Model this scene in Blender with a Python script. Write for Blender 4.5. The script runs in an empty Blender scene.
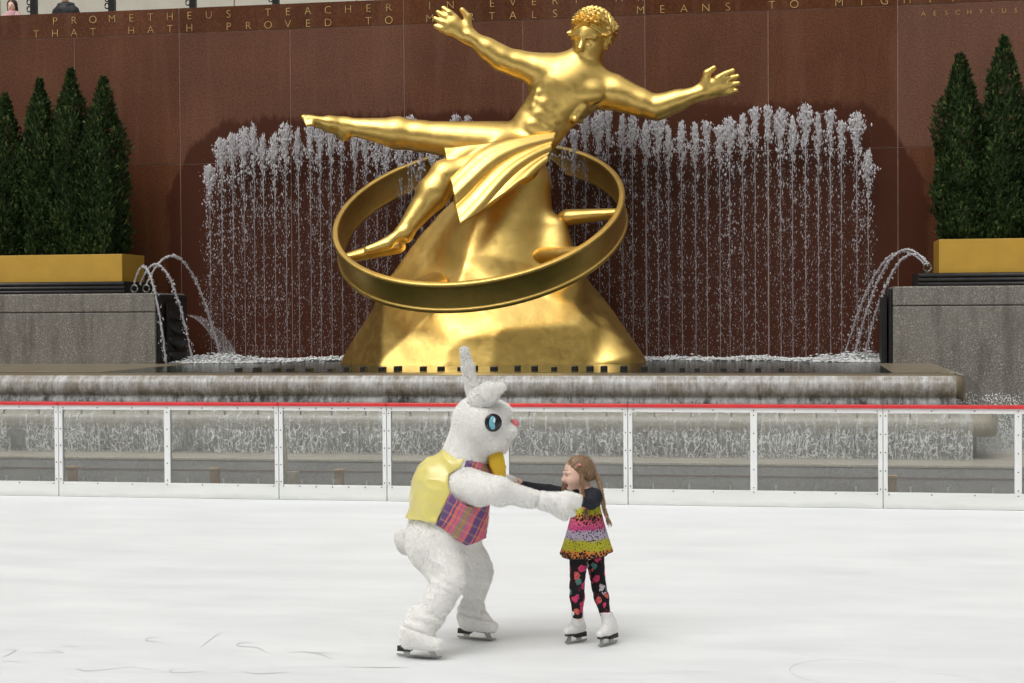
import bpy, math, random
import numpy as np
from mathutils import Vector, Matrix

random.seed(11)
rng = np.random.default_rng(11)
S = bpy.context.scene
COL = S.collection
D2R = math.radians

# ------------------------------------------------------------------ camera geometry
F = 1580.0; TH = D2R(10.0); ROLL = -.0065; CAMH = 2.26; PITCH = math.atan(30 / F)
def _rx(a): c, s = math.cos(a), math.sin(a); return np.array([[1, 0, 0], [0, c, -s], [0, s, c]])
def _rz(a): c, s = math.cos(a), math.sin(a); return np.array([[c, -s, 0], [s, c, 0], [0, 0, 1]])
CR = _rz(TH) @ _rx(math.pi / 2 - PITCH) @ _rz(ROLL)
CC = np.array([0, 0, CAMH])
def ray(u, v): return CR @ np.array([(u - 512) / F, -(v - 341.5) / F, -1.])
def at_ground(u, v, z=0.0):
    d = ray(u, v); return CC + d * ((z - CAMH) / d[2])
class Frame:
    """upright local frame of a figure: x to the right, y away, z up; measured off the photograph in metres"""
    def __init__(s, root):
        s.root = np.array(root, float); s.n = np.array([-math.sin(TH), math.cos(TH), 0])
        s.inv = _rz(-TH)
    def p(s, u, v, y=0.0):
        d = ray(u, v); t = ((s.root + s.n * y - CC) @ s.n) / (d @ s.n)
        return s.inv @ (CC + d * t - s.root)

cd = bpy.data.cameras.new('camera'); cam = bpy.data.objects.new('camera', cd); COL.objects.link(cam)
cd.sensor_fit = 'HORIZONTAL'; cd.sensor_width = 36; cd.lens = F / 1024 * 36; cd.clip_end = 2000; cd.clip_start = .1
M4 = Matrix([list(r) + [0] for r in CR] + [[0, 0, 0, 1]]); M4.translation = Vector(CC)
cam.matrix_world = M4; S.camera = cam

# ------------------------------------------------------------------ node helpers
def new_mat(name):
    m = bpy.data.materials.new(name); m.use_nodes = True
    nt = m.node_tree; nt.nodes.clear()
    return m, nt
def nd(nt, t, inp=None, **kw):
    n = nt.nodes.new(t)
    for k, v in kw.items(): setattr(n, k, v)
    for k, v in (inp or {}).items():
        s = n.inputs[k]
        if isinstance(v, bpy.types.NodeSocket): nt.links.new(v, s)
        else: s.default_value = v
    return n
def math_(nt, op, a, b=None, c=None, clamp=False):
    n = nt.nodes.new('ShaderNodeMath'); n.operation = op; n.use_clamp = clamp
    for i, v in enumerate((a, b, c)):
        if v is None: continue
        if isinstance(v, bpy.types.NodeSocket): nt.links.new(v, n.inputs[i])
        else: n.inputs[i].default_value = v
    return n.outputs[0]
def rgba(c): return (c[0], c[1], c[2], 1)
def ramp(nt, fac, stops, interp='LINEAR'):
    n = nt.nodes.new('ShaderNodeValToRGB'); n.color_ramp.interpolation = interp
    e = n.color_ramp.elements
    while len(e) < len(stops): e.new(.5)
    for i, (p, c) in enumerate(stops):
        e[i].position = p; e[i].color = rgba(c) if hasattr(c, '__len__') else (c, c, c, 1)
    nt.links.new(fac, n.inputs[0]); return n.outputs[0]
def mixc(nt, f, a, b, blend='MIX'):
    n = nt.nodes.new('ShaderNodeMix'); n.data_type = 'RGBA'; n.blend_type = blend
    for s, v in ((n.inputs[0], f), (n.inputs[6], a), (n.inputs[7], b)):
        if isinstance(v, bpy.types.NodeSocket): nt.links.new(v, s)
        else: s.default_value = rgba(v) if hasattr(v, '__len__') else v
    return n.outputs[2]
def coords(nt, which='Object', scale=(1, 1, 1), rot=(0, 0, 0)):
    t = nd(nt, 'ShaderNodeTexCoord')
    mp = nd(nt, 'ShaderNodeMapping', {'Vector': t.outputs[which], 'Scale': scale, 'Rotation': rot})
    return mp.outputs[0]
def noise(nt, vec, scale, detail=4, rough=.55, out=0, dist=0):
    return nd(nt, 'ShaderNodeTexNoise', {'Vector': vec, 'Scale': scale, 'Detail': detail, 'Roughness': rough, 'Distortion': dist}).outputs[out]
def vor(nt, vec, scale, feature='F1', out='Distance', rnd=1.0):
    n = nd(nt, 'ShaderNodeTexVoronoi', {'Vector': vec, 'Scale': scale, 'Randomness': rnd}, feature=feature) if feature != 'F1' else nd(nt, 'ShaderNodeTexVoronoi', {'Vector': vec, 'Scale': scale, 'Randomness': rnd})
    return n.outputs[out]
def finish(nt, base, rough=.5, metal=0.0, bump=None, bstr=.3, bdist=.01, spec=.5, **extra):
    b = nd(nt, 'ShaderNodeBsdfPrincipled')
    for k, v in dict({'Base Color': base, 'Roughness': rough, 'Metallic': metal, 'Specular IOR Level': spec}, **extra).items():
        s = b.inputs[k]
        if isinstance(v, bpy.types.NodeSocket): nt.links.new(v, s)
        else: s.default_value = rgba(v) if (hasattr(v, '__len__') and len(v) == 3 and s.type == 'RGBA') else v
    if bump is not None:
        bn = nd(nt, 'ShaderNodeBump', {'Height': bump, 'Strength': bstr, 'Distance': bdist})
        nt.links.new(bn.outputs[0], b.inputs['Normal'])
    o = nd(nt, 'ShaderNodeOutputMaterial'); nt.links.new(b.outputs[0], o.inputs[0])
    return b
def simple(name, c, rough=.5, metal=0.0, var=.12, scale=8, spec=.5, bstr=.0, stretch=(1, 1, 1), **extra):
    m, nt = new_mat(name); v = coords(nt, scale=stretch); n = noise(nt, v, scale, 5)
    lo = [x * (1 - var) for x in c]; hi = [min(1, x * (1 + var)) for x in c]
    col = ramp(nt, n, [(.3, lo), (.7, hi)])
    finish(nt, col, rough, metal, bump=n if bstr else None, bstr=bstr, bdist=.005, spec=spec, **extra); return m

# ------------------------------------------------------------------ mesh helpers
def link(o, parent=None, label=None, cat=None, group=None, kind=None):
    COL.objects.link(o)
    if parent is not None: o.parent = parent
    return tag(o, label, cat, group, kind)
def tag(o, label=None, cat=None, group=None, kind=None):
    if label: o['label'] = label
    if cat: o['category'] = cat
    if group: o['group'] = group
    if kind: o['kind'] = kind
    return o
def empty(name, loc=(0, 0, 0), rz=0.0, **kw):
    o = bpy.data.objects.new(name, None); o.location = loc; o.rotation_euler = (0, 0, rz); o.empty_display_size = .2
    return link(o, **kw)
def arr_mesh(name, V, Fc, smooth=True):
    V = np.asarray(V, np.float32); Fc = np.asarray(Fc, np.int32); me = bpy.data.meshes.new(name)
    me.vertices.add(len(V)); me.vertices.foreach_set('co', V.ravel())
    k = Fc.shape[1]
    me.loops.add(Fc.size); me.loops.foreach_set('vertex_index', Fc.ravel())
    me.polygons.add(len(Fc)); me.polygons.foreach_set('loop_start', np.arange(0, Fc.size, k, dtype=np.int32))
    me.update(calc_edges=True); me.validate()
    me.polygons.foreach_set('use_smooth', np.full(len(me.polygons), smooth))
    return me
def arr_obj(name, V, Fc, mat, parent=None, smooth=True, **kw):
    me = arr_mesh(name, V, Fc, smooth)
    if mat: me.materials.append(mat)
    return link(bpy.data.objects.new(name, me), parent, **kw)
class MB:
    def __init__(s): s.v = []; s.f = []
    def add(s, V, Fs):
        o = len(s.v); s.v += [tuple(map(float, p)) for p in V]; s.f += [tuple(i + o for i in f) for f in Fs]
    def box(s, x0, x1, y0, y1, z0, z1, m=None):
        V = [(x, y, z) for z in (z0, z1) for y in (y0, y1) for x in (x0, x1)]
        if m is not None: V = [m @ Vector(p) for p in V]
        s.add(V, [(0, 2, 3, 1), (4, 5, 7, 6), (0, 1, 5, 4), (2, 6, 7, 3), (0, 4, 6, 2), (1, 3, 7, 5)])
    def tube(s, pts, rad, n=10, cap=True, flat=None):
        pts = [Vector(p) for p in pts]; rings = []
        if not hasattr(rad, '__len__'): rad = [rad] * len(pts)
        up = Vector((0, 0, 1))
        for i, p in enumerate(pts):
            t = (pts[min(i + 1, len(pts) - 1)] - pts[max(i - 1, 0)]).normalized()
            a = t.cross(up)
            if a.length < .05: a = t.cross(Vector((1, 0, 0)))
            a.normalize(); b = t.cross(a).normalized()
            rings.append([p + a * math.cos(q) * rad[i] + b * math.sin(q) * rad[i] * (flat or 1) for q in [2 * math.pi * k / n for k in range(n)]])
        s.loft(rings, True, cap)
    def loft(s, rings, closed=True, cap=True):
        n = len(rings[0]); V = [p for r in rings for p in r]; Fs = []
        for i in range(len(rings) - 1):
            for k in range(n if closed else n - 1):
                a, b = i * n + k, i * n + (k + 1) % n
                Fs.append((a, b, b + n, a + n))
        if cap and closed:
            Fs.append(tuple(range(n - 1, -1, -1))); Fs.append(tuple(range((len(rings) - 1) * n, len(rings) * n)))
        s.add(V, Fs)
    def lathe(s, prof, c=(0, 0, 0), n=20):
        s.loft([[(c[0] + r * math.cos(2 * math.pi * k / n), c[1] + r * math.sin(2 * math.pi * k / n), c[2] + z) for k in range(n)] for r, z in prof])
    def obj(s, name, mat, parent=None, smooth=False, bevel=0, seg=2, **kw):
        me = bpy.data.meshes.new(name); me.from_pydata(s.v, [], s.f); me.validate(); me.update()
        if mat: me.materials.append(mat)
        me.polygons.foreach_set('use_smooth', [smooth] * len(me.polygons))
        o = link(bpy.data.objects.new(name, me), parent, **kw)
        if bevel:
            b = o.modifiers.new('bevel', 'BEVEL'); b.width = bevel; b.segments = seg; b.limit_method = 'ANGLE'; b.angle_limit = D2R(35)
        return o
def box_obj(name, x0, x1, y0, y1, z0, z1, mat, parent=None, bevel=0, **kw):
    b = MB(); b.box(x0, x1, y0, y1, z0, z1); return b.obj(name, mat, parent, bevel=bevel, **kw)
def ellipsoid(name, c, r, axes, mat, parent, n=20):
    """axes: 3x3 rows = local axes"""
    V = []; Fs = []
    for i in range(n + 1):
        a = math.pi * i / n
        for k in range(2 * n):
            b = math.pi * k / n
            q = np.array([math.sin(a) * math.cos(b) * r[0], math.sin(a) * math.sin(b) * r[1], math.cos(a) * r[2]])
            V.append(np.array(c) + q @ np.array(axes))
    for i in range(n):
        for k in range(2 * n):
            a, b = i * 2 * n + k, i * 2 * n + (k + 1) % (2 * n)
            Fs.append((a, a + 2 * n, b + 2 * n, b))
    return arr_obj(name, V, Fs, mat, parent)

# ---- value noise on arrays
_perm = np.random.default_rng(3).random((32, 32, 32)).astype(np.float32)
def vnoise(P, f=1.0, octv=2, seed=0):
    P = np.asarray(P, float) * np.asarray(f) + seed * 7.31; out = 0; amp = 1; tot = 0
    for o in range(octv):
        q = P * (2 ** o); i = np.floor(q).astype(int); t = q - i; t = t * t * (3 - 2 * t); r = 0
        for dx in (0, 1):
            for dy in (0, 1):
                for dz in (0, 1):
                    w = (t[..., 0] if dx else 1 - t[..., 0]) * (t[..., 1] if dy else 1 - t[..., 1]) * (t[..., 2] if dz else 1 - t[..., 2])
                    r = r + w * _perm[(i[..., 0] + dx) & 31, (i[..., 1] + dy) & 31, (i[..., 2] + dz) & 31]
        out = out + amp * (r - .5) * 2; tot += amp; amp *= .5
    return out / tot

# ---- sculpting grid: primitives blended smoothly into one continuous surface
class Grid:
    def __init__(s, lo, hi, h):
        s.h = h; s.lo = np.array(lo, float); n = [int(math.ceil((b - a) / h)) + 1 for a, b in zip(lo, hi)]
        s.ax = [np.float32(s.lo[i] + h * np.arange(n[i])) for i in range(3)]
        s.D = np.full(n, 5, np.float32)
    def copy(s):
        g = Grid.__new__(Grid); g.h, g.lo, g.ax, g.D = s.h, s.lo, s.ax, s.D.copy(); return g
    def win(s, lo, hi):
        return tuple(slice(max(0, int((lo[i] - s.lo[i]) / s.h)), max(0, min(len(s.ax[i]), int((hi[i] - s.lo[i]) / s.h) + 2))) for i in range(3))
    def xyz(s, w=None):
        w = w or (slice(None),) * 3
        return s.ax[0][w[0]][:, None, None], s.ax[1][w[1]][None, :, None], s.ax[2][w[2]][None, None, :]
    def put(s, w, d, k, sub):
        A = s.D[w]
        if sub:
            if k: hh = np.maximum(k - np.abs(A + d), 0) / k; s.D[w] = np.maximum(A, -d) + hh * hh * k / 4
            else: s.D[w] = np.maximum(A, -d)
        else:
            hh = np.maximum(k - np.abs(A - d), 0) / k if k else 0
            s.D[w] = np.minimum(A, d) - hh * hh * (k / 4 if k else 0)
    def cone(s, a, b, ra, rb, k=.03, sq=None, sub=False):
        a = np.array(a, float); b = np.array(b, float); m = max(ra, rb) * (sq[1] if sq and sq[1] > 1 else 1) + k + 3 * s.h
        w = s.win(np.minimum(a, b) - m, np.maximum(a, b) + m); X, Y, Z = s.xyz(w)
        ab = b - a; L = max(ab @ ab, 1e-9)
        px, py, pz = X - a[0], Y - a[1], Z - a[2]
        t = np.clip((px * ab[0] + py * ab[1] + pz * ab[2]) / L, 0, 1)
        qx, qy, qz = px - t * ab[0], py - t * ab[1], pz - t * ab[2]
        d2 = qx * qx + qy * qy + qz * qz
        if sq:
            n = np.array(sq[0], float); n /= np.linalg.norm(n); c = qx * n[0] + qy * n[1] + qz * n[2]
            d2 = d2 - c * c + (c / sq[1]) ** 2
        s.put(w, (np.sqrt(np.maximum(d2, 0)) - (ra + (rb - ra) * t)).astype(np.float32), k, sub)
    def chain(s, pts, rad, k=.03, sq=None):
        for i in range(len(pts) - 1): s.cone(pts[i], pts[i + 1], rad[i], rad[i + 1], k, sq)
    def ell(s, c, r, k=.03, axes=None, sub=False):
        c = np.array(c, float); m = max(r) + k + 3 * s.h; w = s.win(c - m, c + m); X, Y, Z = s.xyz(w)
        p = (X - c[0], Y - c[1], Z - c[2]); ax = np.eye(3) if axes is None else np.array(axes, float)
        q = [p[0] * a[0] + p[1] * a[1] + p[2] * a[2] for a in ax]
        k0 = np.sqrt(sum((q[i] / r[i]) ** 2 for i in range(3))); k1 = np.sqrt(sum((q[i] / r[i] ** 2) ** 2 for i in range(3)))
        s.put(w, (k0 * (k0 - 1) / np.maximum(k1, 1e-6)).astype(np.float32), k, sub)
    def half(s, p, n):
        """keep the side of the plane through p that n points away from"""
        n = np.array(n, float); n /= np.linalg.norm(n); X, Y, Z = s.xyz()
        s.D = np.maximum(s.D, ((X - p[0]) * n[0] + (Y - p[1]) * n[1] + (Z - p[2]) * n[2]).astype(np.float32))
    def mesh(s, relax=1):
        D = s.D.copy(); D[0] = D[-1] = 1; D[:, 0] = D[:, -1] = 1; D[:, :, 0] = D[:, :, -1] = 1
        I = D < 0; nx, ny, nz = D.shape; sh = (nx - 1, ny - 1, nz - 1)
        cnt = np.zeros(sh, np.int8); acc = np.zeros(sh + (3,), np.float32); quads = []
        cells = {}
        E = []
        for axis in range(3):
            s0 = [slice(None)] * 3; s1 = [slice(None)] * 3; s0[axis] = slice(0, -1); s1[axis] = slice(1, None)
            A, B = I[tuple(s0)], I[tuple(s1)]; idx = np.argwhere(A != B)
            da, db = D[tuple(s0)][tuple(idx.T)], D[tuple(s1)][tuple(idx.T)]
            P = idx.astype(np.float32); P[:, axis] += da / (da - db)
            E.append((axis, idx, P, A[tuple(idx.T)]))
            o1, o2 = (axis + 1) % 3, (axis + 2) % 3
            for d1 in (0, -1):
                for d2 in (0, -1):
                    c = idx.copy(); c[:, o1] += d1; c[:, o2] += d2
                    np.add.at(acc, tuple(c.T), P); np.add.at(cnt, tuple(c.T), 1)
        ids = np.full(sh, -1, np.int32); on = cnt > 0; nV = int(on.sum()); ids[on] = np.arange(nV)
        V = acc[on] / cnt[on][:, None]
        for axis, idx, P, fl in E:
            o1, o2 = (axis + 1) % 3, (axis + 2) % 3; q = []
            for d1, d2 in ((-1, -1), (0, -1), (0, 0), (-1, 0)):
                c = idx.copy(); c[:, o1] += d1; c[:, o2] += d2; q.append(ids[tuple(c.T)])
            q = np.stack(q, 1); q[~fl] = q[~fl][:, ::-1]; quads.append(q)
        Q = np.concatenate(quads); V = V * s.h + s.lo
        for _ in range(relax):
            sm = np.zeros_like(V); ct = np.zeros(len(V))
            for a, b in ((0, 1), (1, 2), (2, 3), (3, 0)):
                np.add.at(sm, Q[:, a], V[Q[:, b]]); np.add.at(ct, Q[:, a], 1); np.add.at(sm, Q[:, b], V[Q[:, a]]); np.add.at(ct, Q[:, b], 1)
            V = V * .5 + .5 * sm / ct[:, None]
        return V, Q
def vnormals(V, Q):
    n = np.cross(V[Q[:, 2]] - V[Q[:, 0]], V[Q[:, 3]] - V[Q[:, 1]]); N = np.zeros_like(V)
    for i in range(4): np.add.at(N, Q[:, i], n)
    return N / np.maximum(np.linalg.norm(N, axis=1), 1e-9)[:, None]
def grid_obj(name, g, mat, parent, disp=None, relax=1, **kw):
    V, Q = g.mesh(relax)
    if disp is not None: V = V + vnormals(V, Q) * disp(V)[:, None]
    return arr_obj(name, V, Q, mat, parent, **kw)
# ------------------------------------------------------------------ world and light: a bright overcast sky
W = bpy.data.worlds.new('World'); S.world = W; W.use_nodes = True; wn = W.node_tree; wn.nodes.clear()
SUN_EL, SUN_AZ = 56, 200
sky = nd(wn, 'ShaderNodeTexSky', sky_type='NISHITA'); sky.sun_disc = False
sky.sun_elevation = D2R(SUN_EL); sky.sun_rotation = D2R(SUN_AZ); sky.air_density = 1.0; sky.dust_density = 3.0
hs = nd(wn, 'ShaderNodeHueSaturation', {'Saturation': .12, 'Value': 1.0, 'Color': sky.outputs[0]})
bg = nd(wn, 'ShaderNodeBackground', {'Color': hs.outputs[0], 'Strength': .15}); wo = nd(wn, 'ShaderNodeOutputWorld')
wn.links.new(bg.outputs[0], wo.inputs[0])
sd = bpy.data.lights.new('sun', 'SUN'); sd.energy = .9; sd.angle = D2R(55); sd.color = (1, .985, .965)
sun = bpy.data.objects.new('sun', sd); COL.objects.link(sun)
_a = D2R(SUN_AZ); _d = Vector((math.sin(_a) * math.cos(D2R(SUN_EL)), math.cos(_a) * math.cos(D2R(SUN_EL)), math.sin(D2R(SUN_EL))))
sun.rotation_euler = _d.to_track_quat('Z', 'Y').to_euler()
S.view_settings.view_transform = 'Standard'; S.view_settings.look = 'None'; S.view_settings.gamma = 1; S.view_settings.exposure = .48
S.view_settings.use_curve_mapping = False
S.render.engine = 'CYCLES'; S.cycles.max_bounces = 10; S.cycles.transparent_max_bounces = 24
S.cycles.caustics_reflective = False; S.cycles.caustics_refractive = False
try: S.cycles.use_denoising = True
except Exception: pass

# ------------------------------------------------------------------ materials of the setting
def m_ice():
    m, nt = new_mat('ice'); v = coords(nt)
    st = coords(nt, scale=(.5, 1.7, 1), rot=(0, 0, D2R(-9))); a = noise(nt, st, 1.1, 8, .68)
    st2 = coords(nt, scale=(.5, 9, 1), rot=(0, 0, D2R(-11))); b = noise(nt, st2, 2.4, 6, .7)
    c = noise(nt, v, .22, 3)
    col = ramp(nt, a, [(.28, (.72, .745, .75)), (.5, (.80, .818, .82)), (.72, (.875, .89, .89))])
    col = mixc(nt, math_(nt, 'MULTIPLY', ramp(nt, b, [(.42, 0), (.72, 1)]), .5), col, (.79, .81, .815))
    col = mixc(nt, math_(nt, 'MULTIPLY', ramp(nt, c, [(.35, 1), (.65, 0)]), .35), col, (.81, .83, .835))
    sp = noise(nt, coords(nt, scale=(1, 3, 1)), 16, 4, .7)
    col = mixc(nt, math_(nt, 'MULTIPLY', ramp(nt, sp, [(.64, 0), (.74, 1)]), .5), col, (.92, .93, .93))
    finish(nt, col, ramp(nt, a, [(.3, .42), (.7, .62)]), bump=math_(nt, 'ADD', b, math_(nt, 'MULTIPLY', sp, .5)), bstr=.12, bdist=.01, spec=.35); return m
M = {}
M['ice'] = m_ice()
M['scratch'] = simple('skate scratch', (.64, .68, .69), .5, var=.15, scale=3)
def m_red_granite():
    m, nt = new_mat('polished red granite'); v = coords(nt)
    fine = noise(nt, v, 34, 4, .8); mid = noise(nt, v, 14, 4); big = noise(nt, v, .55, 4, .6)
    tone = nd(nt, 'ShaderNodeAttribute', attribute_name='tone').outputs['Fac']
    col = ramp(nt, fine, [(.32, (.078, .026, .012)), (.5, (.142, .055, .027)), (.68, (.23, .105, .058))])
    col = mixc(nt, ramp(nt, mid, [(.35, 0), (.7, .4)]), col, (.10, .042, .028))
    k = math_(nt, 'ADD', math_(nt, 'MULTIPLY', tone, .42), .80)
    k = math_(nt, 'ADD', k, math_(nt, 'MULTIPLY', math_(nt, 'SUBTRACT', big, .5), .75))
    hsv = nd(nt, 'ShaderNodeHueSaturation', {'Value': k, 'Saturation': math_(nt, 'ADD', math_(nt, 'MULTIPLY', tone, -.30), 1.03), 'Color': col}); col = hsv.outputs[0]
    # where the fountain keeps the stone wet: a scalloped, ragged-edged stain
    sep = nd(nt, 'ShaderNodeSeparateXYZ', {'Vector': v}); x, z = sep.outputs[0], sep.outputs[2]
    rag = noise(nt, coords(nt, scale=(1, 1, .35)), 1.9, 6, .7); rag2 = noise(nt, coords(nt, scale=(9, 1, .5)), 1.0, 4, .6)
    dx = math_(nt, 'SUBTRACT', 6.9, math_(nt, 'ABSOLUTE', math_(nt, 'ADD', x, .1)))
    drop = math_(nt, 'MULTIPLY', math_(nt, 'POWER', math_(nt, 'MAXIMUM', math_(nt, 'SUBTRACT', 1.3, dx), 0), 1.7), .9)
    dz = math_(nt, 'SUBTRACT', math_(nt, 'SUBTRACT', 5.86, drop), z)
    e = math_(nt, 'ADD', math_(nt, 'MINIMUM', dx, dz), math_(nt, 'ADD', math_(nt, 'MULTIPLY', math_(nt, 'SUBTRACT', rag, .5), .75), math_(nt, 'MULTIPLY', math_(nt, 'SUBTRACT', rag2, .5), .35)))
    wet = ramp(nt, math_(nt, 'ADD', e, .5), [(.44, 0), (.56, 1)])
    col = mixc(nt, math_(nt, 'MULTIPLY', wet, .86), col, (.060, .0185, .0105))
    fd = noise(nt, coords(nt, scale=(2.2, 1, .25)), 1.4, 5, .6)
    col = mixc(nt, math_(nt, 'MULTIPLY', ramp(nt, fd, [(.5, 0), (.78, .35)]), math_(nt, 'SUBTRACT', 1, wet)), col, (.20, .105, .065))
    finish(nt, col, math_(nt, 'SUBTRACT', .42, math_(nt, 'MULTIPLY', wet, .10)), bump=fine, bstr=.05, spec=.2); return m
M['red'] = m_red_granite()
M['joint'] = simple('pale mortar', (.30, .20, .155), .8, var=.3, scale=5)
M['letter'] = simple('gilded letters', (.54, .36, .13), .5, .2, var=.35, scale=4)
def m_grey():
    m, nt = new_mat('grey aggregate granite'); v = coords(nt)
    a = noise(nt, v, 46, 3, .8); b = vor(nt, v, 60, out='Color'); c = noise(nt, v, 1.2, 5); d = noise(nt, coords(nt, scale=(3, 3, .5)), 1.6, 5)
    col = ramp(nt, a, [(.32, (.085, .08, .07)), (.5, (.175, .163, .142)), (.66, (.37, .35, .305))])
    sp = nd(nt, 'ShaderNodeSeparateColor', {'Color': b}).outputs[0]
    col = mixc(nt, ramp(nt, sp, [(.86, 0), (.9, .6)]), col, (.45, .42, .36))
    col = mixc(nt, ramp(nt, c, [(.4, 0), (.75, .55)]), col, (.24, .225, .195))
    col = mixc(nt, ramp(nt, d, [(.48, 0), (.68, .6)]), col, (.085, .078, .066))
    finish(nt, col, .62, bump=a, bstr=.2, bdist=.004, spec=.3); return m
M['grey'] = m_grey()
def m_wetstone(name, c1, c2, r=.34):
    m, nt = new_mat(name); v = coords(nt)
    a = noise(nt, v, 34, 4, .75); b = noise(nt, coords(nt, scale=(1, 1, .4)), 2.2, 6, .65)
    col = ramp(nt, a, [(.3, [x * .62 for x in c1]), (.7, [x * 1.3 for x in c1])])
    col = mixc(nt, ramp(nt, b, [(.38, 0), (.66, .8)]), col, c2)
    finish(nt, col, r, bump=a, bstr=.12, bdist=.004); return m
M['ledge'] = m_wetstone('wet tan ledge stone', (.22, .185, .13), (.165, .128, .078))
M['ledge2'] = m_wetstone('wet grey ledge stone', (.31, .27, .20), (.24, .205, .15), .4)
M['step'] = m_wetstone('pale step stone', (.40, .355, .29), (.30, .265, .215), .5)
M['riser'] = m_wetstone('dark riser granite', (.25, .24, .23), (.30, .285, .27), .6)
M['redline'] = simple('red seam', (.20, .135, .115), .7)
M['dark'] = simple('near black stone', (.010, .0095, .009), .55, var=.4)  # own colour of the spouts; painted-in shade on the pool wall
M['white'] = simple('white painted barrier', (.80, .81, .80), .4, var=.035, scale=2.5)
def m_kick():
    m, nt = new_mat('white kick board'); v = coords(nt); a = noise(nt, coords(nt, scale=(.6, 1, 3)), 1.6, 4); col = ramp(nt, a, [(.3, (.73, .74, .715)), (.7, (.82, .83, .80))])
    s1 = noise(nt, coords(nt, scale=(2.2, 1, 26), rot=(0, D2R(6), 0)), 1.5, 5, .7); s2 = noise(nt, coords(nt, scale=(1, 1, 1)), 3.0, 4); f = math_(nt, 'MULTIPLY', ramp(nt, s1, [(.60, 0), (.68, 1)]), ramp(nt, s2, [(.48, 0), (.62, .6)]))
    col = mixc(nt, f, col, (.40, .40, .39)); z = nd(nt, 'ShaderNodeSeparateXYZ', {'Vector': v}).outputs[2]; d = math_(nt, 'ADD', z, math_(nt, 'MULTIPLY', math_(nt, 'SUBTRACT', s2, .5), .12))
    col = mixc(nt, ramp(nt, d, [(.01, .45), (.06, 0)]), col, (.50, .50, .46)); finish(nt, col, .42); return m
M['kick'] = m_kick()
M['redrail'] = simple('red rail', (.66, .035, .04), .35, var=.1)
M['screw'] = simple('dark screw', (.05, .05, .05), .4, .5)
M['clip'] = simple('translucent clip', (.74, .74, .72), .4)
M['wood'] = simple('tan wood', (.50, .33, .17), .6, var=.25, scale=14, stretch=(4, 4, .6))
M['plank'] = simple('pale plank', (.58, .50, .38), .6, var=.2, scale=10, stretch=(4, 4, .6))
def m_glass():
    m, nt = new_mat('clear acrylic'); v = coords(nt)
    tr = nd(nt, 'ShaderNodeBsdfTransparent', {'Color': (.93, .95, .94, 1)}); gl = nd(nt, 'ShaderNodeBsdfGlossy', {'Roughness': .04})
    fr = nd(nt, 'ShaderNodeFresnel', {'IOR': 1.45}); mx = nd(nt, 'ShaderNodeMixShader', {0: math_(nt, 'MULTIPLY', fr.outputs[0], .8), 1: tr.outputs[0], 2: gl.outputs[0]})
    df = nd(nt, 'ShaderNodeBsdfDiffuse', {'Color': (.8, .8, .78, 1)})
    sc = noise(nt, v, 2.5, 6, .7)
    m2 = nd(nt, 'ShaderNodeMixShader', {0: ramp(nt, sc, [(.3, .035), (.75, .10)]), 1: mx.outputs[0], 2: df.outputs[0]})
    nd(nt, 'ShaderNodeOutputMaterial', {0: m2.outputs[0]}); return m
M['glass'] = m_glass()
def m_pool():
    m, nt = new_mat('pool water'); v = coords(nt, scale=(1, 2.2, 1))
    a = noise(nt, v, 3.2, 4, .6); b = noise(nt, v, 13, 3, .6)
    col = ramp(nt, noise(nt, v, .7, 3), [(.35, (.012, .020, .014)), (.7, (.030, .040, .028))])
    finish(nt, col, .10, bump=math_(nt, 'ADD', a, math_(nt, 'MULTIPLY', b, .35)), bstr=.2, bdist=.05, spec=.15); return m
M['pool'] = m_pool()
def water_mat(name, col, alpha):
    m, nt = new_mat(name); b = finish(nt, col, .2, spec=.6); b.inputs['Alpha'].default_value = alpha; return m
M['drop'] = water_mat('aerated water', (.70, .68, .69), .62)
M['stream'] = water_mat('water stream', (.50, .48, .49), .55)
M['foam'] = water_mat('white foam', (.80, .81, .80), .92)
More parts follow.
